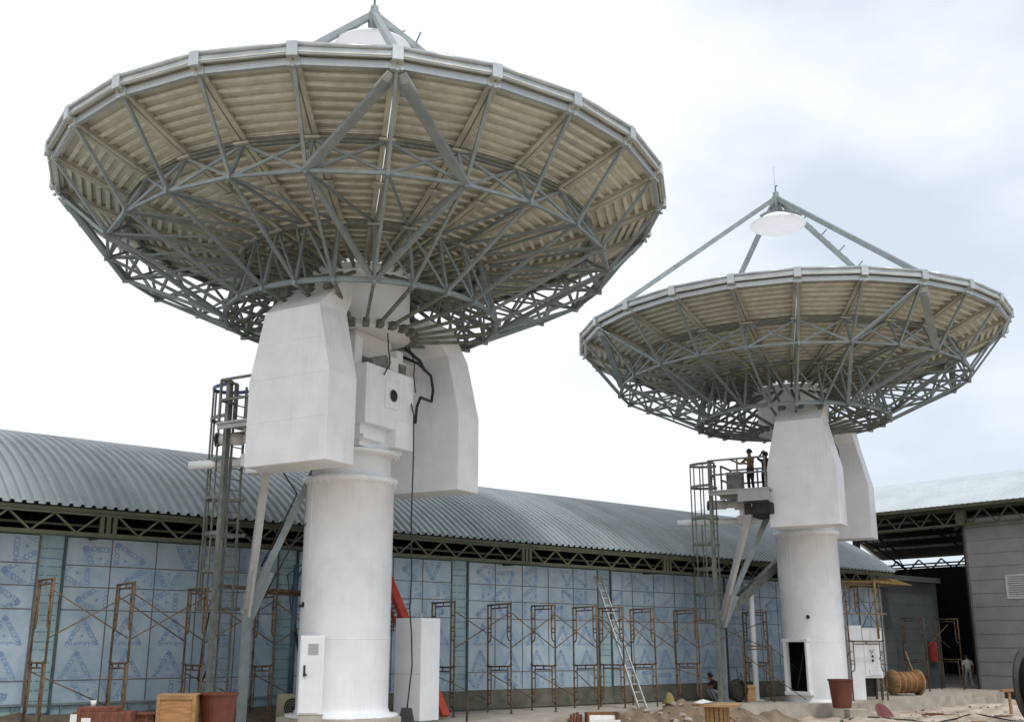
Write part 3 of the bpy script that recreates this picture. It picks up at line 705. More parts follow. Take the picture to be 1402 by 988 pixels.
b = MB(); b.box(-.06, 0, -6.0, -3.83, 4.45, 4.55); b.box(-.06, 0, -6.0, -3.83, 5.55, 5.65); b.box(-.06, 0, -6.0, -5.9, 4.55, 5.55); b.box(-.06, 0, -3.93, -3.83, 4.55, 5.55)
for i in range(9): b.beam((-.035, -5.9, 4.61+.108*i), (-.035, -3.93, 4.61+.108*i), .05, .06)
hpart('louver', b, ['lou'], wl)
b = MB(); b.box(HD-1.3, HD-1.1, -15.9, 20, 0, 8.4); b.box(.3, HD-1.3, -16.2, -15.9, 0, 8.9); b.box(.3, HD-1.3, 20, 20.3, 0, 8.9); hpart('rear_wall', b, ['hall_shade'])
b = MB()
for z in (8.5, 8.75): b.beam((HD-1.2, -15.9, z), (HD-1.2, 20, z), .12, .12)
for k in range(18): b.beam((HD-1.2, -15.9+2*k, 8.2), (HD-1.2, -14.9+2*k, 9.1), .1); b.beam((HD-1.2, -14.9+2*k, 9.1), (HD-1.2, -13.9+2*k, 8.2), .1)
hpart('rear_girts', b, ['shade'])

# ------------------------------------------------------------------ scaffold towers along the wall
def frame_mesh(wd, h, tm, gates=True):
    b = MB(); r = .031
    b.tube([(-wd/2, 0, 0), (-wd/2, 0, h)], r, 6); b.tube([(wd/2, 0, 0), (wd/2, 0, h)], r, 6)
    b.tube([(-wd/2, 0, h-.03), (wd/2, 0, h-.03)], r, 6); b.tube([(-wd/2+.17, 0, h-.15), (wd/2-.17, 0, h-.15)], r*.8, 6)
    for s in (-1, 1):
        x = s*(wd/2-.17); low = max(.12, h-1.25)
        b.tube([(x, 0, h-.04), (x, 0, low+.18), (s*(wd/2-.13), 0, low+.06), (s*wd/2, 0, low)], r*.8, 6)
        for z in (h-.45, h-.8, low+.32): b.tube([(x, 0, z), (s*wd/2, 0, z)], r*.7, 6)
    b.tube([(0, 0, h-.15), (0, 0, h-.03)], r*.7, 6)
    b.tube([(-wd/2, 0, 0), (-wd/2, 0, .02)], .07, 6); b.tube([(wd/2, 0, 0), (wd/2, 0, .02)], .07, 6)
    return fix(b.mesh('scaffold_frame', [M[tm]]))
def brace_mesh(L_, h, y, tm, one=0):
    b = MB(); r = .017
    b.tube([(y, 0.03, h*.84), (y, L_-.03, h*.28)], r, 6)
    if not one: b.tube([(y+.03, 0.03, h*.28), (y+.03, L_-.03, h*.84)], r, 6)
    return fix(b.mesh('cross_brace', [M[tm]]))
FM = {('rust', 2.0): frame_mesh(1.2, 2.0, 'rust'), ('rust', 1.5): frame_mesh(1.2, 1.5, 'rust'), ('rust_shade_dark', 2.0): frame_mesh(1.2, 2.0, 'rust_shade_dark'), ('rust_shade_dark', 1.5): frame_mesh(1.2, 1.5, 'rust_shade_dark')}
def scaffold(label, t, n, gap, base=0.0, tm='rust', tilt=0.0, name='scaffold_tower'):
    p = W(t, n, base)
    rt = thing(name, label, 'scaffold', p, FANG-math.pi/2, 'scaffold towers along the walls', rot=(R(tilt*.6), R(tilt), FANG-math.pi/2))
    ob('lower_frame', FM[(tm, 1.5)], rt); ob('upper_frame', FM[(tm, 2.0)], rt, (0, .0, 1.5))
    if gap:                                      # braces run back along the wall to the next frame
        ob('cross_brace', brace_mesh(gap, 2.0, .57, tm), rt, (0, 0, 1.5))
        ob('diagonal_brace', brace_mesh(gap, 2.0 if int(t) % 2 else 1.5, -.57, tm, 1), rt, (0, 0, 1.5 if int(t) % 2 else 0))
    return rt
# local y of a frame = +D direction (along the wall)
S = [(-.02, 2.0, .25, 'rusty scaffold tower at the far left, in front of the first teal strip'),
     (1.99, 2.0, .22, 'rusty scaffold tower second from the left, above the low wooden boxes'),
     (4.0, 2.05, .15, 'rusty scaffold tower behind the plywood crate'),
     (6.05, 1.9, .1, 'rusty scaffold tower behind the ladder of the nearer access tower'),
     (7.95, 0, .0, 'rusty scaffold tower mostly hidden behind the nearer white pedestal'),
     (12.33, 2.3, .0, 'rusty scaffold tower just right of the tall white cabinet'),
     (14.67, 2.0, .0, 'rusty scaffold tower right of the dark wall post, between cabinet and small white box'),
     (16.62, 2.0, .0, 'narrow rusty scaffold tower directly left of the open white timber box'),
     (18.63, 1.3, .0, 'rusty scaffold tower behind the open white timber box'),
     (19.94, 1.7, .0, 'rusty scaffold tower crossed by the top of the leaning ladder'),
     (21.63, 2.5, .0, 'rusty scaffold tower just right of the leaning ladder'),
     (24.1, 4.4, .0, 'rusty scaffold tower left of the farther access tower'),
     (28.4, 0, .0, 'rusty scaffold tower beside the farther white pedestal, behind the white pipe')]
for t, gap, base, lb in S:
    if gap == 0: gap = None
    scaffold(lb, t, 1.7, gap, base, 'rust', random.uniform(-1.5, 1.5))
scaffold('dark scaffold tower in the shade left of the red box', 42.0, 1.0, 2.4, 0, 'rust_shade_dark')
scaffold('dark scaffold tower in the shade right of the red box', 45.0, 1.2, None, 0, 'rust_shade_dark')
# single frame in front of the farther pedestal
p = Vector((9.75, 43.9, 0))
rt = thing('scaffold_tower', 'single low rusty scaffold frame left of the pedestal doorway', 'scaffold', p, R(12), 'scaffold towers along the walls')
ob('lower_frame', frame_mesh(1.2, 2.15, 'rust'), rt); bm_ = MB(); bm_.tube([(-.55, -.05, 1.75), (1.6, -.7, .1)], .02, 6); bm_.tube([(.6, .05, 2.1), (2.0, .6, 1.2)], .02, 6); ob('cross_brace', bm_.mesh('cross_brace', [M['rust']]), rt)
# tall scaffold around the white equipment cabinet
rt = thing('scaffold_tower', 'tall yellowed scaffold tower standing round the white equipment cabinet', 'scaffold', (14.5, 45.3, 0), R(10), 'scaffold towers along the walls')
fl, fu = frame_mesh(1.5, 2.35, 'rust'), frame_mesh(1.5, 2.35, 'rust')
for y in (-.1, 1.7):
    ob('lower_frame', fl, rt, (0, y, 0)); ob('upper_frame', fu, rt, (0, y, 2.35))
for x, z in ((-.75, 0), (.72, 0), (-.75, 2.35), (.72, 2.35)):
    ob('cross_brace', fix((lambda b: (b.tube([(x, 0, z+.4), (x, 1.7, z+1.9)], .018, 6), b.tube([(x+.03, 0, z+1.9), (x+.03, 1.7, z+.4)], .018, 6), b.mesh('cross_brace', [M['rust']]))[2])(MB())), rt)
b = MB(); b.tube([(-1.0, -.12, 3.4), (1.0, -.12, 3.4)], .025, 6); b.tube([(.55, -.14, 2.4), (.55, -.14, 4.8)], .05, 6); ob('tie_tube', b.mesh('tie_tube', [M['brass']]), rt)
for i in range(3):
    b = MB(); b.box(-1.1+.1*i, 1.2-.15*i, .1+.45*i, .45+.45*i, 4.71, 4.76); ob('plank', b.mesh('plank', [M['brass']]), rt)

# ------------------------------------------------------------------ people
def person(label, loc, rz, J, mats, hair=True, size=1.0):
    """J: joint positions; the body is one skinned surface"""
    rt = thing('person', label, 'person', loc, rz); rt.scale = (size, size, size)
    V = []; E = []; RD = []; Z = []
    def v(p, r, zone): V.append(p); RD.append(r); Z.append(zone); return len(V)-1
    def lim(i, pts):
        for p, r, zone in pts:
            j = v(p, r, zone); E.append((i, j)); i = j
        return i
    g = lambda k: Vector(J[k])
    pel = v(g('pelvis'), (.155, .115), 'pants')
    wa = lim(pel, [(g('pelvis').lerp(g('chest'), .42), (.14, .105), 'shirt'), (g('chest'), (.165, .12), 'shirt')])
    nk = lim(wa, [(g('neck'), (.062, .062), 'skin')])
    hd = lim(nk, [(g('neck').lerp(g('head'), .45), (.065, .07), 'skin'), (g('head'), (.088, .102), 'skin'), (g('head') + (g('head')-g('neck')).normalized()*.085, (.066, .075), 'skin')])
    f = Vector(J.get('face', (0, -1, 0))).normalized()
    E.append((len(V)-2, v(g('head') + f*.115 + Vector((0, 0, -.015)), (.016, .022), 'skin')))
    for s in ('l', 'r'):
        sh = lim(wa, [(g('sh_'+s), (.065, .062), 'shirt')])
        el = lim(sh, [(g('sh_'+s).lerp(g('el_'+s), .5), (.052, .052), 'shirt'), (g('el_'+s), (.044, .044), mats.get('fore', 'skin'))])
        wr = lim(el, [(g('el_'+s).lerp(g('wr_'+s), .4), (.042, .042), mats.get('fore', 'skin')), (g('wr_'+s), (.028, .034), 'skin')])
        d = (g('wr_'+s)-g('el_'+s)).normalized(); sd_ = d.cross(f)
        if sd_.length < .2: sd_ = d.cross(Vector((0, 0, 1)))
        sd_.normalize()
        pm = lim(wr, [(g('wr_'+s) + d*.06, (.022, .042), 'skin')])
        for k, ln in enumerate((.07, .085, .08, .062)):
            o = sd_*(k-1.5)*.022
            lim(pm, [(g('wr_'+s) + d*.095 + o, (.010, .010), 'skin'), (g('wr_'+s) + d*(.095+ln*.5) + o + f*.012, (.009, .009), 'skin'), (g('wr_'+s) + d*(.095+ln*.85) + o + f*.035, (.008, .008), 'skin')])
        lim(wr, [(g('wr_'+s) + d*.035 + sd_*.045, (.012, .012), 'skin'), (g('wr_'+s) + d*.08 + sd_*.062 + f*.02, (.010, .010), 'skin')])
        hp = lim(pel, [(g('hip_'+s), (.092, .092), 'pants')])
        kn = lim(hp, [(g('hip_'+s).lerp(g('kn_'+s), .5), (.082, .082), 'pants'), (g('kn_'+s), (.06, .062), 'pants')])
        an = lim(kn, [(g('kn_'+s).lerp(g('an_'+s), .4), (.06, .06), 'pants'), (g('an_'+s), (.046, .05), 'pants')])
        lim(an, [(g('an_'+s) + f*.07 + Vector((0, 0, -.045)), (.045, .036), 'shoe'), (g('an_'+s) + f*.17 + Vector((0, 0, -.055)), (.038, .026), 'shoe')])
    me = bpy.data.meshes.new('body'); me.from_pydata(V, E, []); o = bpy.data.objects.new('body', me); col.objects.link(o)
    md = o.modifiers.new('s', 'SKIN'); md.use_smooth_shade = True
    for i, sv in enumerate(me.skin_vertices[0].data): sv.radius = RD[i]; sv.use_root = (i == 0)
    o.modifiers.new('u', 'SUBSURF').levels = 2
    bpy.context.view_layer.update()
    m2 = bpy.data.meshes.new_from_object(o.evaluated_get(bpy.context.evaluated_depsgraph_get()))
    o.modifiers.clear(); o.data = m2; bpy.data.meshes.remove(me)
    order = ['skin', 'shirt', 'pants', 'shoe']; m2.materials.clear()
    for k in order: m2.materials.append(M[mats[k]])
    for p in m2.polygons:
        c = p.center; best = 9; z = 'skin'
        for a, b_ in E:
            va, vb = V[a], V[b_]; dd = vb-va; t = max(0, min(1, (c-va).dot(dd)/max(dd.length_squared, 1e-9)))
            q = (c-(va+dd*t)).length - (RD[a][0]*(1-t)+RD[b_][0]*t)
            if q < best: best = q; z = Z[a] if (t < .5 and Z[a] != 'skin') or t < .35 else Z[b_]
        p.material_index = order.index(z); p.use_smooth = True
    o.parent = rt
    if hair:
        b = MB(); h = g('head'); up = (h-g('neck')).normalized()
        rings = []
        for i in range(7):
            ph = R(5 + 17*i); rings.append([(h + up*(.125*math.cos(ph)+.02) + (Vector((math.cos(a), math.sin(a), 0)))*(.118*math.sin(ph)) - f*.025) for a in [2*math.pi*k/14 for k in range(14)]])
        b.loft(rings, cap=True, smooth=True); ob('hair', fix(b.mesh('hair', [M['hair']])), rt)
    b = MB(); side = f.cross(Vector((0, 0, 1))).normalized()
    for s in (-1, 1): c = g('head') + f*.094 + side*.034*s + Vector((0, 0, .012)); b.tube([c, c+f*.008], .012, 6)
    ob('eyes', b.mesh('eyes', [M['hair']]), rt)
    return rt
def stand(**kw):
    J = dict(pelvis=(0, 0, .94), chest=(0, .01, 1.30), neck=(0, .0, 1.46), head=(0, -.02, 1.61),
             sh_l=(.19, .0, 1.38), el_l=(.25, .03, 1.09), wr_l=(.27, -.05, .85), sh_r=(-.19, 0, 1.38), el_r=(-.25, .03, 1.09), wr_r=(-.27, -.05, .85),
             hip_l=(.095, 0, .88), kn_l=(.11, -.02, .48), an_l=(.12, .02, .085), hip_r=(-.095, 0, .88), kn_r=(-.11, -.02, .48), an_r=(-.12, .02, .085), face=(0, -1, 0))
    J.update(kw); return J
mo = dict(skin='skin', shirt='shirt_o', pants='trou_d', shoe='shoe', fore='shirt'); mdk = dict(skin='skin', shirt='shirt_d', pants='trou_d', shoe='shoe', fore='shirt')
mw = dict(skin='skin', shirt='shirt_w', pants='trou_g', shoe='shoe', fore='skin'); 
def yk(X, Y, a, v, y, z):
    q = Matrix.Rotation(a, 2) @ Vector((v, y)); return (X+q.x, Y+q.y, z)
PX, PY = 12.25, 44.8
pp = yk(PX, PY, R(61), .55, 3.1, 8.5)
PP1 = (9.75, 43.3, 8.1); PP2 = (10.45, 43.65, 8.1)
person('worker in ochre shirt on the farther access deck, one hand raised over the rail', PP1, R(-60),
       stand(el_r=(-.42, -.12, 1.2), wr_r=(-.58, -.36, 1.34), el_l=(.22, -.1, 1.1), wr_l=(.12, -.33, 1.12)), mo, size=1.06)
person('worker in dark clothes reaching up beside the worker in the ochre shirt', PP2, R(150),
       stand(chest=(0, -.06, 1.29), neck=(0, -.1, 1.45), head=(0, -.13, 1.6), el_r=(-.36, -.25, 1.5), wr_r=(-.22, -.4, 1.72), el_l=(.36, -.25, 1.5), wr_l=(.22, -.4, 1.74), sh_l=(.2, -.05, 1.40), sh_r=(-.2, -.05, 1.40)), mdk, size=1.05)
person('man in white shirt and grey trousers walking away into the dark hall', (23.96, 58.3, 0), R(176),
       stand(head=(0, -.09, 1.58), an_l=(.11, -.18, .085), kn_l=(.11, -.12, .47), an_r=(-.1, .24, .12), kn_r=(-.1, .02, .47), el_l=(.27, .06, 1.1), wr_l=(.27, .02, .84), el_r=(-.27, .0, 1.1), wr_r=(-.29, -.12, .86)), mw)
person('worker in dark clothes squatting at the foot of the farther access tower', (8.1, 44.6, 0), R(-75),
       dict(pelvis=(0, .16, .34), chest=(0, -.02, .68), neck=(0, -.1, .82), head=(0, -.16, .96), sh_l=(.19, -.02, .76), el_l=(.24, -.2, .55), wr_l=(.14, -.42, .52), sh_r=(-.19, -.02, .76), el_r=(-.24, -.2, .55), wr_r=(-.12, -.42, .48),
            hip_l=(.1, .12, .3), kn_l=(.17, -.26, .47), an_l=(.15, -.02, .085), hip_r=(-.1, .12, .3), kn_r=(-.17, -.26, .45), an_r=(-.15, -.02, .085), face=(0, -1, 0)), dict(skin='skin', shirt='shirt_d', pants='trou_g', shoe='shoe', fore='skin'))

# ------------------------------------------------------------------ props
def prop(name, label, cat, loc, rz, fn, ms, group=None, rot=None):
    b = MB(); fn(b); o = thing(name, label, cat, loc, rz, group, fix(b.mesh(name, [M[m] for m in ms])), rot); return o
def sub(o, name, fn, ms, loc=(0, 0, 0), **kw):
    b = MB(); fn(b); return ob(name, fix(b.mesh(name, [M[m] for m in ms])), o, loc, **kw)
def at(px, Y, py=900):
    return (px-701)/1460*Y/(.966+(py-494)/1460*.2585)
# narrow cabinet by the near pedestal
o = prop('electrical_cabinet', 'narrow white cabinet with small louver against the left of the nearer pedestal', 'cabinet', (-5.2, 28.85, .36), R(6), lambda b: b.box(-.31, .31, -.22, .22, .06, 2.02, bev=.012), ['white'])
sub(o, 'door', lambda b: b.box(-.28, .22, -.243, -.225, .1, 1.98, bev=.006), ['white'])
sub(o, 'louver', lambda b: [b.box(-.1, .16, -.262, -.244, 1.55+.035*i, 1.57+.035*i) for i in range(8)], ['wgrey'])
sub(o, 'handle', lambda b: (b.box(-.2, -.15, -.275, -.244, 1.0, 1.28), b.beam((-.175, -.29, 1.1), (-.1, -.29, 1.02), .03)), ['dark'])
sub(o, 'plinth', lambda b: b.box(-.29, .32, -.2, .21, -.36, .055), ['conc'])
# tall white cabinet
o = prop('tall_cabinet', 'tall plain white steel cabinet right of the nearer pedestal', 'cabinet', (-2.75, 32.1, 0), R(-38), lambda b: b.box(-.52, .52, -.4, .4, .08, 2.9, bev=.012), ['white'])
sub(o, 'base', lambda b: b.box(-.5, .5, -.38, .38, 0, .078), ['olivebar'])
sub(o, 'panel_seams', lambda b: (b.box(-.52, .52, -.405, -.4, 1.34, 1.35), b.box(.3, .34, -.42, -.4, 2.9, 3.0), b.tube([(.2, -.1, 2.9), (.2, -.1, 3.05)], .05, 8)), ['wgrey'])
# hanging cable and its weight
prop('hanging_cable', 'long dark cable hanging from the nearer yoke down to the ground', 'cable', (-2.86, 30.4, 0), 0, lambda b: b.tube([(-.1, .1, 9.0), (.0, 0, 8.6), (.02, 0, 7.4), (.0, 0, 5.5), (.05, 0, 4.0), (.02, 0, 3.1), (.09, -.05, 2.4), (.12, 0, 1.6), (.05, 0, .9), (.01, 0, .5)], .022, 6), ['black'])
prop('cable_weight', 'small black tapered weight at the bottom of the hanging cable', 'weight', (-2.86, 30.4, 0), R(20), lambda b: b.loft([[(x*s, y*s, z) for x, y in ((-1, -1), (1, -1), (1, 1), (-1, 1))] for s, z in ((.2, 0), (.19, .05), (.12, .48), (.1, .5))], cap=True), ['black'])
# red beam
o = prop('red_beam', 'red steel beam leaning behind the tall white cabinet', 'beam', (0, 0, 0), 0, lambda b: (b.beam((-4.35, 35.2, 4.95), (-2.0, 33.6, .1), .36, .14), b.beam((-4.55, 35.6, 4.6), (-2.4, 33.9, .1), .06, .1)), ['red'])
sub(o, 'mesh_guard', lambda b: ([b.beam((-4.2+.12*i, 35.6, 2.6), (-4.2+.12*i, 35.6, 4.3-.2*i), .025) for i in range(8)], [b.beam((-4.2, 35.62, 2.6+.14*i), (-3.3, 35.62, 2.6+.14*i), .02) for i in range(8)]), ['dark'])
# crates and bins at the left
o = prop('plywood_crate', 'plywood crate with pale frame in the left foreground', 'crate', (at(250, 26.3), 26.3, 0), R(8), lambda b: b.box(-.42, .42, -.4, .4, .02, .98, bev=.01), ['ply'])
sub(o, 'frame', lambda b: (b.box(-.44, -.36, -.435, -.405, 0, 1.0), b.box(.36, .44, -.435, -.405, 0, 1.0), b.box(-.355, .355, -.43, -.405, .92, 1.0), b.box(-.355, .355, -.43, -.405, 0, .09), b.box(-.45, .45, -.44, .44, 1.002, 1.03)), ['timber'])
prop('tapered_bin', 'dark red brown tapered bin beside the plywood crate', 'bin', (at(303, 26.9), 26.9, 0), 0, lambda b: (b.loft([[(r*math.cos(a), r*math.sin(a), z) for a in [2*math.pi*k/28 for k in range(28)]] for r, z in ((.34, 0), (.36, .03), (.44, .98), (.475, .985), (.475, 1.03), (.43, 1.03), (.35, .1), (.01, .08))], smooth=False)), ['bin'])
o = prop('timber_box', 'low red brown timber box with paper labels at the bottom left', 'box', (at(152, 25.2), 25.2, 0), R(6), lambda b: (b.box(-.62, .62, -.35, .35, 0, .7, bev=.01), b.box(-.55, .3, -.3, .25, .7, .8, bev=.01)), ['redwood'])
sub(o, 'slats', lambda b: [b.box(-.64, .64, -.375, -.35, .08+.2*i, .2+.2*i) for i in range(3)], ['redwood'])
sub(o, 'paper_label', lambda b: (b.box(-.42, -.22, -.381, -.376, .3, .58), b.box(-.66, -.52, -.384, -.376, .34, .66)), ['paper'])
prop('foam_cup', 'small pale cup standing on the low red brown timber box', 'cup', (at(134, 25.2), 25.2, .8), 0, lambda b: b.lathe([(.001, 0), (.05, 0), (.065, .13), (.06, .13), (.046, .02)], 14), ['paper'])
o = prop('low_timber_box', 'second low timber box with flat lid right of the labelled one', 'box', (at(196, 25.8), 25.8, 0), R(-4), lambda b: b.box(-.34, .34, -.3, .3, 0, .6, bev=.01), ['redwood'])
sub(o, 'lid', lambda b: b.box(-.38, .38, -.34, .34, .602, .64), ['redwood'])
# air conditioner condenser
o = prop('condenser_unit', 'beige air conditioner condenser with round fan grille left of the narrow cabinet', 'air conditioner', (at(403, 30.9), 30.9, .12), R(-12), lambda b: b.box(-.4, .4, -.16, .16, 0, .72, bev=.02), ['acm'])
sub(o, 'fan_grille', lambda b: (b.tube([(.1, -.162, .36), (.1, -.172, .36)], .27, 28, mat=0), [b.tube([(.1+r*math.cos(a), -.18, .36+r*math.sin(a)) for a in [2*math.pi*k/24 for k in range(24)]], .008, 4, mat=1, closed=True) for r in (.08, .14, .2, .26)]), ['dark', 'acm'])
sub(o, 'feet', lambda b: (b.box(-.32, -.24, -.2, .2, -.12, -.002), b.box(.24, .32, -.2, .2, -.12, -.002)), ['steel'])
# poles behind the nearer tower
prop('standing_pole', 'tall blue grey steel pole beside the middle teal strip', 'pole', W(7.55, .6, 0), 0, lambda b: (b.tube([(0, 0, 0), (0, 0, 4.5)], .06, 8), b.box(-.12, .12, -.12, .12, 0, .03)), ['bluepole'])
prop('standing_pole', 'tall dark green pole with drooping cables left of the nearer pedestal', 'pole', W(8.0, .5, 0), 0, lambda b: (b.tube([(0, 0, 0), (0, 0, 4.6)], .085, 8), b.box(-.15, .15, -.15, .15, 0, .03), b.tube([(-.05, -.1, 4.5), (-.4, -.2, 3.8), (-.25, -.2, 2.8), (-.1, -.1, 2.0)], .03, 6), b.tube([(-.05, -.1, 4.6), (-.55, -.2, 4.2), (-.35, -.2, 3.0), (-.05, -.1, 1.6)], .025, 6)), ['pole'])
b = MB(); b.tube([(0, 0, 0), (5.2, 0, -.2)], .05, 8); b.tube([(1.2, .12, -.12), (4.6, .12, -.22)], .05, 8)
thing('scaffold_pipe', 'long rusty pipe pair laid across the scaffold tops behind the access tower ladder', 'pipe', W(4.3, 1.9, 3.72), FANG, None, fix(b.mesh('scaffold_pipe', [M['rust']])))
# leaning ladder
p0 = W(20.1, 3.0, 0.0); p1 = W(20.75, .25, 4.7)
def f_(b):
    d = (p1-p0); s = Vector((D.x, D.y, 0))*.2
    for q in (-1, 1): b.beam(s*q, d + s*q*.75, .045, .085)
    for i in range(1, 17): b.beam(d*(i/17) - s*(1-.25*i/17), d*(i/17) + s*(1-.25*i/17), .035)
prop('leaning_ladder', 'long aluminium ladder leaning against the film covered wall', 'ladder', p0, 0, f_, ['alu'])
# open white lined timber box at the slab edge
o = prop('timber_tray', 'open timber box lined with white paper at the slab edge', 'box', (at(823, 34.2), 34.2, -.45), R(4), lambda b: (b.box(-.5, .5, -.33, .33, 0, .05), b.box(-.5, .5, .29, .33, .05, .62), b.box(-.5, -.44, -.33, .29, .05, .62), b.box(.44, .5, -.33, .29, .05, .62), b.box(-.44, .44, .23, .29, .54, .62)), ['orange'])
sub(o, 'paper_lining', lambda b: (b.box(-.43, .43, .2, .225, .06, .53), b.add([(-.43, -.3, .3), (.43, -.3, .12), (.43, .2, .5), (-.43, .2, .53)], [(0, 1, 2, 3)]), b.box(-.44, .5, -.34, -.332, .05, .42)), ['paper'])
prop('timber_offcuts', 'bundle of short upright timber offcuts left of the paper lined box', 'timber', (at(788, 34.2), 34.2, -.45), R(3), lambda b: [b.box(-.2+.1*i, -.13+.1*i, -.1+.03*(i % 2), .1, 0, .56+.03*(i % 3)) for i in range(4)], ['redwood'])
prop('iron_stake', 'short dark iron stake standing right of the tall white cabinet', 'stake', (at(640, 32.6), 32.6, 0), 0, lambda b: (b.tube([(0, 0, 0), (.02, 0, .72)], .035, 6), b.tube([(.02, 0, .72), (.08, 0, .7), (.09, 0, .55)], .03, 6)), ['rust_shade_dark'])
# cable drum table
o = prop('cable_drum', 'wooden cable drum standing on end as a table in front of the slab', 'cable drum', (at(978, 33), 33, -.52), R(10), lambda b: b.lathe([(.001, .93), (.72, .93), (.735, .94), (.735, 1.0), (.72, 1.01), (.001, 1.01)], 36, smooth=False), ['timber'])
sub(o, 'core', lambda b: [b.beam((.33*math.cos(a), .33*math.sin(a), .05), (.33*math.cos(a), .33*math.sin(a), .92), .11, .05, up=(math.cos(a), math.sin(a), 0)) for a in [2*math.pi*k/16 for k in range(16)]], ['timber'])
sub(o, 'lower_flange', lambda b: b.lathe([(.001, .0), (.72, .0), (.72, .07), (.001, .07)], 36, smooth=False), ['timber'])
b = MB(); rows = [[(x*.36, -.2+.4*k + (.05*x), .012 + .10*(1-abs(x))*(.4+.6*k)) for x in (-1, -.5, 0, .5, 1)] for k in (0, .5, 1)]
b.loft(rows, close=False); b.box(-.3, .3, -.15, .12, 0, .012)
thing('paper_sheet', 'crumpled pale sheet lying on the wooden cable drum', 'sheet', (at(966, 32.9), 32.9, .49), R(25), None, b.mesh('paper_sheet', [M['paper']]))
prop('cloth_heap', 'yellowish rag heap on the dirt mound left of the cable drum', 'rags', (at(914, 37.5), 37.5, max(gz(at(914, 37.5), 37.5), hz_(at(914, 37.5), 37.5)) - .02), R(15), lambda b: b.loft([[(r*math.cos(a)*(1+.3*math.sin(3*a+z*9)), .7*r*math.sin(a)*(1+.3*math.cos(2*a+z*7)), z) for a in [2*math.pi*k/12 for k in range(12)]] for r, z in ((.19, 0), (.2, .07), (.13, .2), (.09, .3), (.04, .36))], cap=True, smooth=True), ['yellow'])
# white pipe
prop('white_pipe', 'upright white pipe with flared top standing near the farther pedestal', 'pipe', (at(1033, 45.2), 45.2, 0), 0, lambda b: (b.lathe([(.12, 0), (.12, 4.35), (.15, 4.45), (.24, 4.55), (.26, 4.6), (.2, 4.6), (.1, 4.4)], 20), b.box(-.25, .25, -.25, .25, 0, .04)), ['white'])
prop('cable_coil', 'coil of black cable hung at the foot of the farther access tower', 'cable coil', (at(1008, 43.9), 43.9, .02), R(20), lambda b: ([b.tube([((.34+.025*(i % 4))*math.cos(a), .05*(i-3), .42+(.34+.025*(i % 4))*math.sin(a)) for a in [2*math.pi*k/22 for k in range(22)]], .03, 6, closed=True) for i in range(7)], b.tube([(-.15, -.2, 1.3), (-.05, -.25, .6), (.1, -.25, .2), (.2, -.2, .5), (.05, -.2, 1.1)], .015, 5)), ['black'])
prop('cardboard_box', 'pale cardboard box beside the coil of black cable', 'box', (at(1024, 44.1), 44.1, 0), R(10), lambda b: (b.box(-.17, .17, -.15, .15, 0, .62, bev=.008), b.box(-.19, .19, -.17, .17, .5, .64, bev=.005)), ['timber'])
# buckets and lid in front of the farther pedestal
prop('tapered_bin', 'red brown tapered bucket in front of the farther pedestal', 'bin', (at(1148, 42.0), 42.0, .0), 0, lambda b: b.loft([[(r*math.cos(a), r*math.sin(a), z) for a in [2*math.pi*k/28 for k in range(28)]] for r, z in ((.32, -.12), (.34, -.1), (.44, .86), (.48, .87), (.48, .92), (.43, .92), (.33, .0), (.01, -.02))], smooth=False), ['bin'])
prop('round_lid', 'round maroon lid leaning against the slab edge', 'lid', (at(1205, 43.2), 43.2, -.46), 0, lambda b: b.lathe([(.001, .03), (.40, .03), (.45, .06), (.5, .06), (.51, .03), (.48, .0), (.001, .0)], 36), ['maroon'], rot=tuple(Vector((.55, -.62, .55)).to_track_quat('Z', 'Y').to_euler()))
prop('concrete_block', 'rough grey concrete block at the foot of the slab by the round lid', 'block', (at(1166, 41.2), 41.2, -.6), R(8), lambda b: b.box(-.36, .36, -.25, .25, 0, .5, bev=.03), ['conc'])
# white equipment cabinet
o = prop('equipment_cabinet', 'white equipment cabinet with boxed top inside the tall scaffold', 'cabinet', (14.55, 46.0, 0), R(8), lambda b: (b.box(-.72, -.1, -.35, .35, 0, 2.3, bev=.012), b.box(-.1, .72, -.3, .35, .85, 2.3, bev=.012)), ['white'])
sub(o, 'top_box', lambda b: (b.box(-.75, -.12, -.4, .3, 2.302, 2.95, bev=.012), b.box(-.1, .76, -.42, .3, 2.302, 2.85, bev=.012)), ['white'])
sub(o, 'door', lambda b: (b.box(-.04, .66, -.33, -.302, .92, 2.22, bev=.01), b.box(.12, .62, -.36, -.332, .98, 1.22, bev=.01)), ['white'])
sub(o, 'gauges', lambda b: (b.tube([(.3, -.335, 1.72), (.3, -.36, 1.72)], .05, 12), b.tube([(.3, -.335, 1.55), (.3, -.36, 1.55)], .05, 12), b.tube([(.22, -.34, 1.98), (.28, -.34, 1.82), (.36, -.34, 1.98)], .015, 5)), ['dark'])
sub(o, 'stand', lambda b: (b.box(.6, .68, -.28, -.2, 0, .848), b.box(.6, .68, .22, .3, 0, .848), b.box(-.08, .6, .3, .34, .1, .84)), ['shade'])
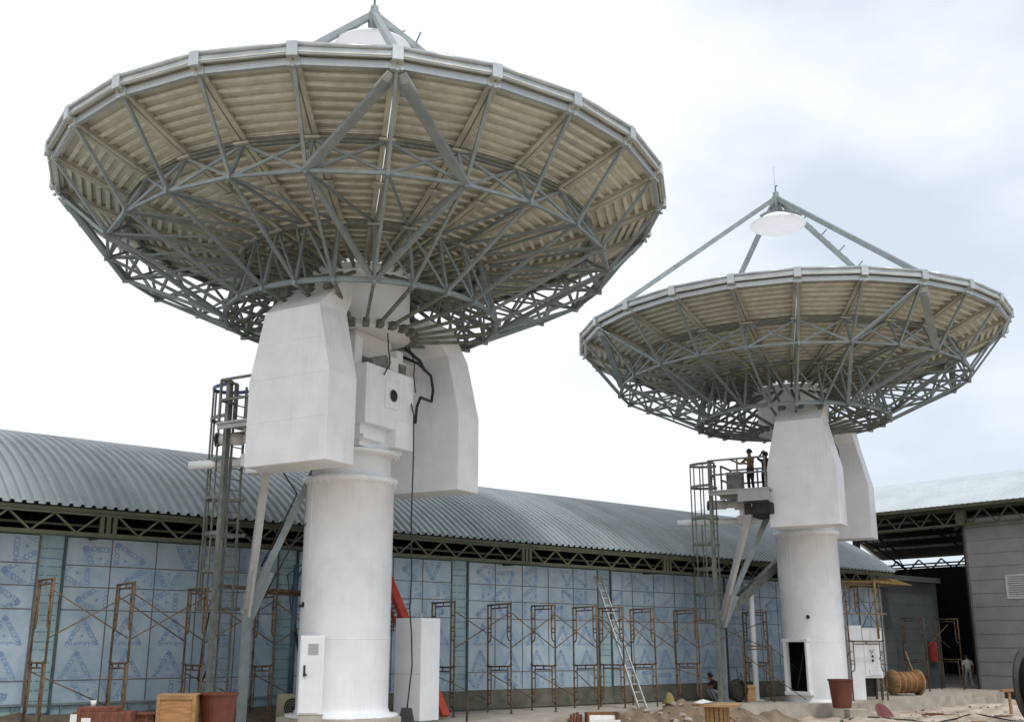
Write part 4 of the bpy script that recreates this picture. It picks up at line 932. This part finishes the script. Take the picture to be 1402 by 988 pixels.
# orange drum, fire box, plank
o = prop('timber_reel', 'orange brown timber reel lying on its side in the shade right of the scaffold', 'reel', (at(1236, 50), 50, .55), R(18), lambda b: b.tube([(-.62, 0, 0), (.62, 0, 0)], .46, 24), ['orange'])
for x in (-.66, .66): sub(o, 'flange', lambda b: b.tube([(x-.03, 0, 0), (x+.03, 0, 0)], .56, 28), ['timber'])
sub(o, 'bands', lambda b: [b.tube([(x-.02, 0, 0), (x+.02, 0, 0)], .475, 24) for x in (-.3, 0, .3)], ['timber'])
prop('leaning_plank', 'plank leaning beside the orange brown reel', 'plank', (at(1255, 50.2), 50.2, 0), R(10), lambda b: b.beam((.1, 0, 0), (-.35, .3, 1.9), .2, .04), ['timber'])
o = prop('fire_hose_box', 'small red box fixed on the shaded inner wall of the passage', 'fire box', W(45.4, .12, 1.35), FANG, lambda b: b.box(-.36, .36, -.12, .1, 0, 1.0, bev=.02), ['firered'])
sub(o, 'door', lambda b: b.box(0.02, .32, -.14, -.121, .08, .92), ['maroon'])
# dark reel cut by the right edge
o = prop('large_cable_reel', 'large dark cable reel cut off by the right edge of the picture', 'cable reel', (18.3, 38.3, .82), R(42), lambda b: (b.tube([(0, -.5, 0), (0, -.4, 0)], 1.3, 44), b.tube([(0, .4, 0), (0, .5, 0)], 1.3, 44)), ['shade'])
sub(o, 'wound_cable', lambda b: b.tube([(0, -.395, 0), (0, .395, 0)], 1.05, 36), ['black'])
prop('long_plank', 'short plank sticking out left of the large dark reel', 'plank', (at(1383, 41.5), 41.5, -.3), R(4), lambda b: (b.beam((-.5, 0, .82), (.55, .1, .86), .2, .09), b.beam((-.2, 0, 0), (-.2, 0, .77), .08), b.beam((.4, .05, 0), (.4, .05, .8), .08)), ['timber'])
# rubble
rnd = random.Random(5); b = MB()
def rock(b, x, y, z, s, m):
    vs = []
    for i in range(12):
        th = rnd.uniform(0, 6.28); ph = math.acos(rnd.uniform(-1, 1)); r = s*rnd.uniform(.7, 1.1)
        vs.append((x+r*math.sin(ph)*math.cos(th), y+r*math.sin(ph)*math.sin(th), z+.6*r*math.cos(ph)))
    import bmesh
    bm = bmesh.new(); bv = [bm.verts.new(v) for v in vs]; r = bmesh.ops.convex_hull(bm, input=bv)
    bm.verts.index_update(); bm.verts.ensure_lookup_table()
    b.add([v.co[:] for v in bm.verts], [tuple(v.index for v in f.verts) for f in bm.faces], m); bm.free()
for i in range(700):
    if i < 420: x, y = rnd.uniform(11, 24), rnd.uniform(36.5, 46)
    elif i < 560: x, y = rnd.gauss(5.6, 1.6), rnd.gauss(37.4, .8)
    else: x, y = rnd.gauss(23.8, 1.6), rnd.gauss(47.3, 1.5)
    rock(b, x, y, max(gz(x, y), hz_(x, y))+.01, rnd.choice((.03, .04, .06, .06, .1, .16 if i > 420 else .08)), rnd.choice((0, 0, 1, 2)))
ob('rubble', b.mesh('rubble', [M['conc'], M['dirt'], M['soil']]), kind='stuff', label='loose stones and rubble scattered over the dirt', category='rubble')
for i, (px, Y, L_, a, lb) in enumerate(((1312, 42.5, 1.6, 8, 'weathered board lying flat on the dirt below the hall opening'), (1277, 43.5, .9, -6, 'short board scrap on the dirt right of the round lid'), (1372, 42.8, .9, 3, 'red brown board scrap on the dirt below the grey clad wall'), (1340, 40.0, .8, 20, 'board scrap lying nearest the camera on the bright dirt'))):
    x = at(px, Y, 960); prop('board_scrap', lb, 'board', (x, Y, gz(x, Y)+.04), R(a), lambda b: (b.box(-L_/2, L_/2, -.1, .1, -.02, .03), b.box(-L_/3, L_/2.4, .02, .17, .032, .06)), ['redwood' if i in (1, 2) else 'timber'], 'board scraps on the dirt')

b = MB(); pts = [(12.2+.55*i, 40.6 + .5*math.sin(i*.9) + .25*math.sin(i*2.3)) for i in range(17)]
b.tube([(x, y, gz(x, y)+.03) for x, y in pts], .028, 6)
thing('hose', 'thin dark hose snaking over the bright dirt in front of the slab', 'hose', (0, 0, 0), 0, None, b.mesh('hose', [M['black']]))
